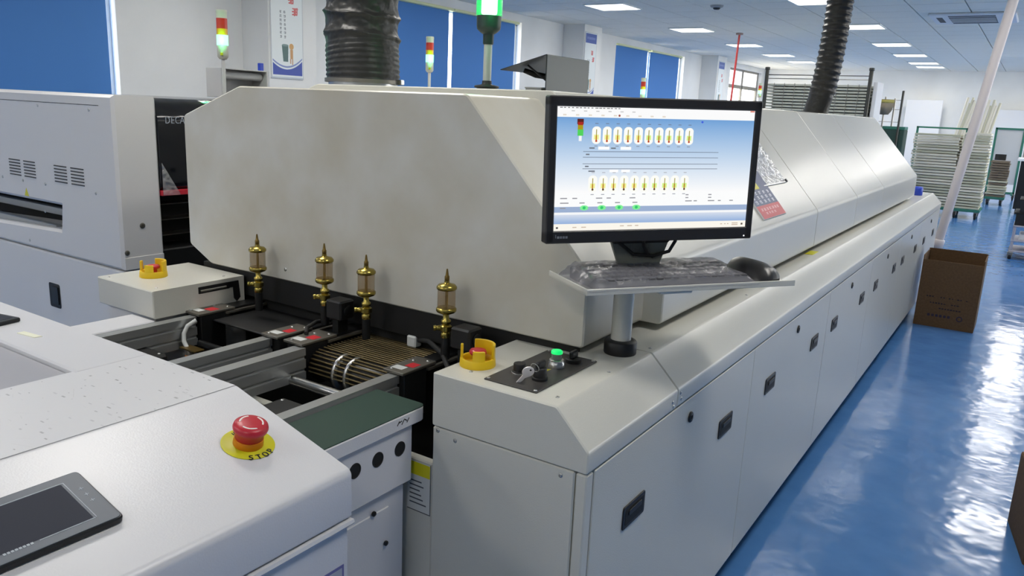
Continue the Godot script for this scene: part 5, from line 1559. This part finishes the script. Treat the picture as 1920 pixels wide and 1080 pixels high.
func far_end() -> void:
	# big wire shelving behind the oven
	var r := thing("wire_shelving", "tall wire shelving full of thin shelves, left of and behind the slanting duct's foot", "shelving", Vector3(-2.68, 0, -11.75))
	for x in [-3.36, -1.99]:
		for z in [-11.5, -12.0]:
			var top := 2.235 if z > -11.8 else 2.0
			part("post", Sh.new().cyl(Vector3(x, 0, z), Vector3(x, top, z), 0.026, 14), M.rack_post, r)
			if z > -11.8: part("post_cap", Sh.new().cyl(Vector3(x, 2.235, z), Vector3(x, 2.275, z), 0.034, 14, 0.006), M.rack_post, r)
	for k in 42:
		part("shelf", Sh.new().box2(Vector3(-3.34, 0.32 + 0.0415 * k, -11.985), Vector3(-2.01, 0.348 + 0.0415 * k, -11.51), 0.003), M.rack_shelf, r)
	for k in 9:
		part("wire", Sh.new().cyl(Vector3(-3.24 + 0.14 * k, 0.25, -11.495), Vector3(-3.24 + 0.14 * k, 2.06, -11.495), 0.004, 8), M.chrome, r)
	part("back_sheet", Sh.new().box2(Vector3(-3.34, 0.3, -11.995), Vector3(-2.01, 2.06, -11.99)), mat("sheet_grey", rgb(150, 152, 142), 0.7), r)
	part("top_wire", Sh.new().cyl(Vector3(-3.36, 2.17, -11.5), Vector3(-1.99, 2.17, -11.5), 0.006, 8), M.rack_post, r)
	part("top_wire", Sh.new().cyl(Vector3(-3.36, 2.12, -11.5), Vector3(-1.99, 2.12, -11.5), 0.006, 8), M.chrome, r)
	part("base_shelf", Sh.new().box2(Vector3(-3.36, 0.2, -12.0), Vector3(-1.99, 0.25, -11.5), 0.004), M.rack_post, r)
	part("end_panel", Sh.new().box2(Vector3(-1.95, 0.1, -12.02), Vector3(-1.90, 2.1, -11.55), 0.004), M.board_white, r)
	# chrome reel rack with hanging bag
	var c := thing("reel_rack", "chrome post rack with a dark green bin below, right of the oven's far end", "rack", Vector3(-2.1, 0, -14.5))
	var px := [-1.96, -2.08, -2.21, -2.33]
	var ph := [2.10, 1.98, 2.0, 2.02]
	for k in 4:
		part("post", Sh.new().cyl(Vector3(px[k], 0.05, -14.35 - 0.1 * (k % 2)), Vector3(px[k], ph[k], -14.35 - 0.1 * (k % 2)), 0.013 if k else 0.018, 10), M.rack_post if k == 0 else M.chrome, c)
	for y in [1.60, 1.80, 1.95]:
		part("cross_wire", Sh.new().cyl(Vector3(-2.34, y, -14.35), Vector3(-1.95, y, -14.35), 0.005, 8), M.chrome, c)
	part("green_bin", Sh.new().box2(Vector3(-2.36, 0.12, -14.75), Vector3(-1.86, 1.48, -14.38), 0.01), mat("bin_green", rgb(30, 62, 54), 0.6), c)
	part("bin_rail", Sh.new().box2(Vector3(-2.36, 1.48, -14.75), Vector3(-1.86, 1.53, -14.38), 0.006), M.green_frame, c)
	part("base_plate", Sh.new().box2(Vector3(-2.36, 0.0, -14.78), Vector3(-1.86, 0.12, -14.3), 0.006), M.black, c)
	var bag := thing("hanging_bag", "small brown and yellow bag tied to the chrome posts", "bag", Vector3(-2.20, 1.86, -14.30))
	sub("bag_body", Sh.new().turned([0, -0.15, 0.07, -0.145, 0.11, -0.09, 0.135, 0.0, 0.125, 0.07, 0.13, 0.095, 0, 0.1], Transform3D(Basis().scaled(Vector3(1, 1, 0.35)), Vector3.ZERO), 18), mat("bag_brown", rgb(146, 134, 112), 0.8), bag)
	sub("bag_band", Sh.new().turned([0.128, 0.04, 0.134, 0.045, 0.134, 0.085, 0.128, 0.09], Transform3D(Basis().scaled(Vector3(1, 1, 0.36)), Vector3.ZERO), 18), mat("band_yellow", rgb(176, 166, 90), 0.7), bag)
	# trolleys with trays
	trolley("green trolley under the wide tray stack left of the leaning pipe", Vector3(-1.50, 0, -15.7), 0.78, 0.62, 1.555, true)
	trays(Vector3(-1.50, 0.178, -16.01), 0.72, 0.58, 26, 0.0488, [M.tray_cream, M.tray_cream, M.tray_green], "flat pale tray in the wide stack left of the leaning white pipe", "trays in the wide stack left of the leaning pipe")
	trolley("green trolley under the narrow tray stack right of the leaning pipe", Vector3(-0.885, 0, -15.72), 0.44, 0.70, 1.50, false)
	trays(Vector3(-0.885, 0.178, -16.06), 0.40, 0.66, 27, 0.0488, [M.tray_cream, M.tray_green, M.tray_green], "flat pale tray in the narrow stack right of the leaning white pipe", "trays in the narrow stack right of the leaning pipe")
	trolley("low green trolley behind the narrow tray stack, with a black box on top", Vector3(-0.595, 0, -19.2), 0.36, 0.6, 0.9, false)
	trays(Vector3(-0.595, 0.178, -19.5), 0.34, 0.56, 15, 0.050, [M.tray_green, M.tray_brown, M.tray_brown], "flat green brown tray in the low stack under the black box", "trays in the low far stack")
	single("black_box", Sh.new().prism(fillet(P([-0.72, 0.932, -0.52, 0.932, -0.52, 1.052, -0.72, 1.052]), 0.008), -19.4, -19.6, Transform3D(), 0.004), M.black, "small black box on top of the low far tray stack", "box")
	# green framed panel on wheels
	var g := thing("framed_panel", "white mesh panel in a green wheeled frame behind the low tray stack", "panel", Vector3(-0.55, 0, -21.0))
	for x in [-0.84, -0.30]:
		part("upright", Sh.new().box2(Vector3(x - 0.022, 0.14, -21.02), Vector3(x + 0.022, 1.60, -20.98), 0.003), M.green_frame, g)
		wheel(g, Vector3(x, 0, -21.0) - g.position)
	for y in [0.16, 1.58]:
		part("cross_rail", Sh.new().box2(Vector3(-0.86, y - 0.022, -21.02), Vector3(-0.28, y + 0.022, -20.98), 0.003), M.green_frame, g)
	part("mesh_sheet", Sh.new().box2(Vector3(-0.82, 0.35, -21.006), Vector3(-0.32, 1.56, -20.994)), mat("mesh_grey", rgb(186, 188, 188), 0.7), g)
	for x in [-0.79, -0.33]:
		part("foot_bar", Sh.new().box2(Vector3(x - 0.02, 0.12, -21.25), Vector3(x + 0.02, 0.16, -20.75), 0.003), M.green_frame, g)
	# white boards against the back wall
	single("white_board", Sh.new().box(Vector3(-2.60, 1.115, -22.95), Vector3(0.84, 2.20, 0.05), 0.008), M.board_white, "large white sheet leaning at the back wall, right of the chrome rack", "board", "white sheets at the back wall")
	single("white_board", Sh.new().box(Vector3(-0.30, 1.02, -22.95), Vector3(1.9, 2.03, 0.05), 0.008), M.board_white, "large white sheet at the back wall behind the green framed panel", "board", "white sheets at the back wall")
	# leaning bundles of strips
	for q in [[-1.40, 1.52, -1.27, 2.21, "leaning bundle of pale strips left of the white pipe, above the trays"], [-0.98, 1.52, -0.88, 2.17, "leaning bundle of pale strips right of the white pipe, above the trays"]]:
		var b := thing("strip_bundle", q[4], "bundle", Vector3(q[0], 0, -19.9), "leaning strip bundles")
		var slope: float = (q[2] - q[0]) / (q[3] - q[1])
		for k in 6:
			var o := Vector3(-0.09 + 0.032 * k, 0, -0.02 * (k % 2))
			var sl := slope * (0.82 + 0.09 * (k % 3))
			var tp: float = q[3] - 0.06 * ((k * 2) % 3)
			sub("strip", Sh.new().cyl(o + Vector3(-slope * q[1], 0, 0), o + Vector3(-slope * q[1] + sl * tp, tp, -0.15), 0.026, 8), M.straw if k % 2 else M.tray_cream, b)
	# dark bench at the right edge
	var w := thing("work_bench", "dark bench with white top at the right edge beyond the carts", "bench", Vector3(0.3, 0, -17.8))
	part("bench_top", Sh.new().box2(Vector3(-0.28, 1.0, -18.3), Vector3(1.3, 1.05, -17.5), 0.006), M.board_white, w)
	part("bench_cabinet", Sh.new().box2(Vector3(-0.22, 0.1, -18.25), Vector3(1.25, 0.998, -17.56), 0.006), M.dark_metal, w)
	part("bench_foot", Sh.new().box2(Vector3(-0.18, 0.0, -18.2), Vector3(1.2, 0.1, -17.6)), M.black, w)
	for y in [1.28, 1.50]:
		part("rack_shelf", Sh.new().box2(Vector3(-0.24, y, -18.3), Vector3(1.25, y + 0.03, -18.0), 0.004), M.board_white, w)
	for x in [-0.22, 1.2]:
		part("rack_post", Sh.new().box2(Vector3(x, 1.05, -18.3), Vector3(x + 0.03, 1.75, -18.27), 0.003), M.chrome, w)

# ------------------------------------------------------------------ aisle
func aisle() -> void:
	# cardboard box beside the oven
	var bx := thing("cardboard_box", "open brown cardboard box with faded print, standing on the floor beside the oven", "box", Vector3(-0.41, 0, -7.05))
	var x0 := -0.612
	var x1 := -0.190
	var zf := -6.86
	var zb := -7.24
	var h := 0.575
	var th := 0.007
	part("front_wall", Sh.new().box2(Vector3(x0, 0.0, zf - th), Vector3(x1, h - 0.045, zf), 0.001), M.cardboard, bx)
	part("rear_wall", Sh.new().box2(Vector3(x0, 0.0, zb), Vector3(x1, h, zb + th), 0.001), M.cardboard, bx)
	part("side_wall", Sh.new().box2(Vector3(x0, 0.0, zb + th), Vector3(x0 + th, h - 0.01, zf - th), 0.001), M.cardboard, bx)
	part("side_wall", Sh.new().box2(Vector3(x1 - th, 0.0, zb + th), Vector3(x1, h - 0.01, zf - th), 0.001), M.cardboard, bx)
	part("bottom", Sh.new().box2(Vector3(x0 + th, 0.001, zb + th), Vector3(x1 - th, 0.008, zf - th)), M.cardboard, bx)
	part("inner_flap", Sh.new().box2(Vector3(x0 + 0.012, 0.30, zb + 0.016), Vector3(x1 - 0.012, h + 0.004, zb + 0.021), 0.001), M.cardboard, bx)
	var pr := Sh.new()
	for q in [[0.245, 0.10, 0.30, 0.011], [0.195, 0.13, 0.13, 0.012], [0.195, 0.28, 0.06, 0.012], [0.155, 0.20, 0.16, 0.011]]:
		var n := int(q[2] / 0.02)
		for k in n:
			if rng.randf() < 0.85:
				pr.box(Vector3(x0 + q[1] + 0.02 * k * 0.98 - 0.03, q[0] - 0.0002 * k, zf + 0.0004), Vector3(rng.randf_range(0.009, 0.016), q[3] * rng.randf_range(0.6, 1.0), 0.0006))
	part("faded_print", pr, M.cardboard_print, bx).set_meta("kind", "stuff")
	var pr2 := Sh.new()
	for k in 6:
		pr2.box(Vector3(x0 + 0.10 + 0.028 * k, 0.095, zf + 0.0004), Vector3(0.018, 0.020, 0.0006))
	pr2.turned([0.014, 0, 0.022, 0, 0.022, 0.0008, 0.014, 0.0008], Transform3D(Basis(Vector3(1, 0, 0), Vector3(0, 0, 1), Vector3(0, -1, 0)), Vector3(x0 + 0.315, 0.092, zf + 0.0001)), 24)
	part("faded_logo", pr2, mat("print_violet", rgb(56, 46, 66), 0.85), bx).set_meta("kind", "stuff")
	# second box at the right border
	var b2 := thing("cardboard_box", "brown cardboard box cut by the lower right border of the picture", "box", Vector3(0.20, 0, -3.20))
	var bt := Transform3D(Basis(Vector3.UP, 0.16), Vector3.ZERO)
	for q in [[Vector3(0.20, 0.15, 0.0), Vector3(0.40, 0.30, 0.006)], [Vector3(0.20, 0.15, -0.36), Vector3(0.40, 0.30, 0.006)], [Vector3(0.0, 0.15, -0.18), Vector3(0.006, 0.30, 0.354)], [Vector3(0.40, 0.15, -0.18), Vector3(0.006, 0.30, 0.354)]]:
		sub("side_wall", Sh.new().box(q[0], q[1], 0.001, bt), M.cardboard, b2)
	sub("top_flap", Sh.new().box(Vector3(0.20, 0.302, -0.09), Vector3(0.40, 0.005, 0.178), 0.001, bt), M.cardboard, b2)
	sub("top_flap", Sh.new().box(Vector3(0.20, 0.302, -0.271), Vector3(0.40, 0.005, 0.178), 0.001, bt), M.cardboard, b2)
	# cart with dark crates at the right border
	var ct := thing("hand_cart", "grey cart with a low shelf at the right border, under the dark crates", "cart", Vector3(0.22, 0, -11.6))
	for x in [-0.08, 0.52]:
		for z in [-11.32, -11.9]:
			part("leg", Sh.new().box2(Vector3(x - 0.015, 0.07, z - 0.015), Vector3(x + 0.015, 0.40, z + 0.015), 0.003), mat("cart_grey", rgb(168, 166, 176), 0.5), ct)
			wheel(ct, Vector3(x, 0, z) - ct.position, 0.035)
	for y in [0.09, 0.22, 0.40]:
		part("shelf", Sh.new().box2(Vector3(-0.10, y, -11.92), Vector3(0.54, y + 0.02, -11.30), 0.004), M.cart_grey, ct)
	single("white_carton", Sh.new().box2(Vector3(-0.02, 0.24, -11.8), Vector3(0.4, 0.31, -11.36), 0.006), M.board_white, "flat white carton on the middle shelf of the grey cart", "carton")
	var cl := ["lowest dark crate on the grey cart at the right border", "middle dark crate on the grey cart at the right border", "topmost dark crate on the grey cart at the right border"]
	for k in 3:
		var t := thing("dark_crate", cl[k], "crate", Vector3(0.24 + 0.03 * k, 0.42 + 0.16 * k, -11.6), "dark crates on the cart")
		var s := Sh.new()
		for q in [[Vector3(0, 0.07, 0.27), Vector3(0.66, 0.14, 0.012)], [Vector3(0, 0.07, -0.27), Vector3(0.66, 0.14, 0.012)], [Vector3(0.324, 0.07, 0), Vector3(0.012, 0.14, 0.528)], [Vector3(-0.324, 0.07, 0), Vector3(0.012, 0.14, 0.528)]]:
			s.box(q[0], q[1], 0.002)
		sub("crate_walls", s, M.black, t)
		sub("crate_rim", Sh.new().box(Vector3(0, 0.15, 0), Vector3(0.70, 0.018, 0.57), 0.004), M.rubber, t)
		sub("crate_floor", Sh.new().box(Vector3(0, 0.005, 0), Vector3(0.64, 0.01, 0.52), 0.002), M.black, t)
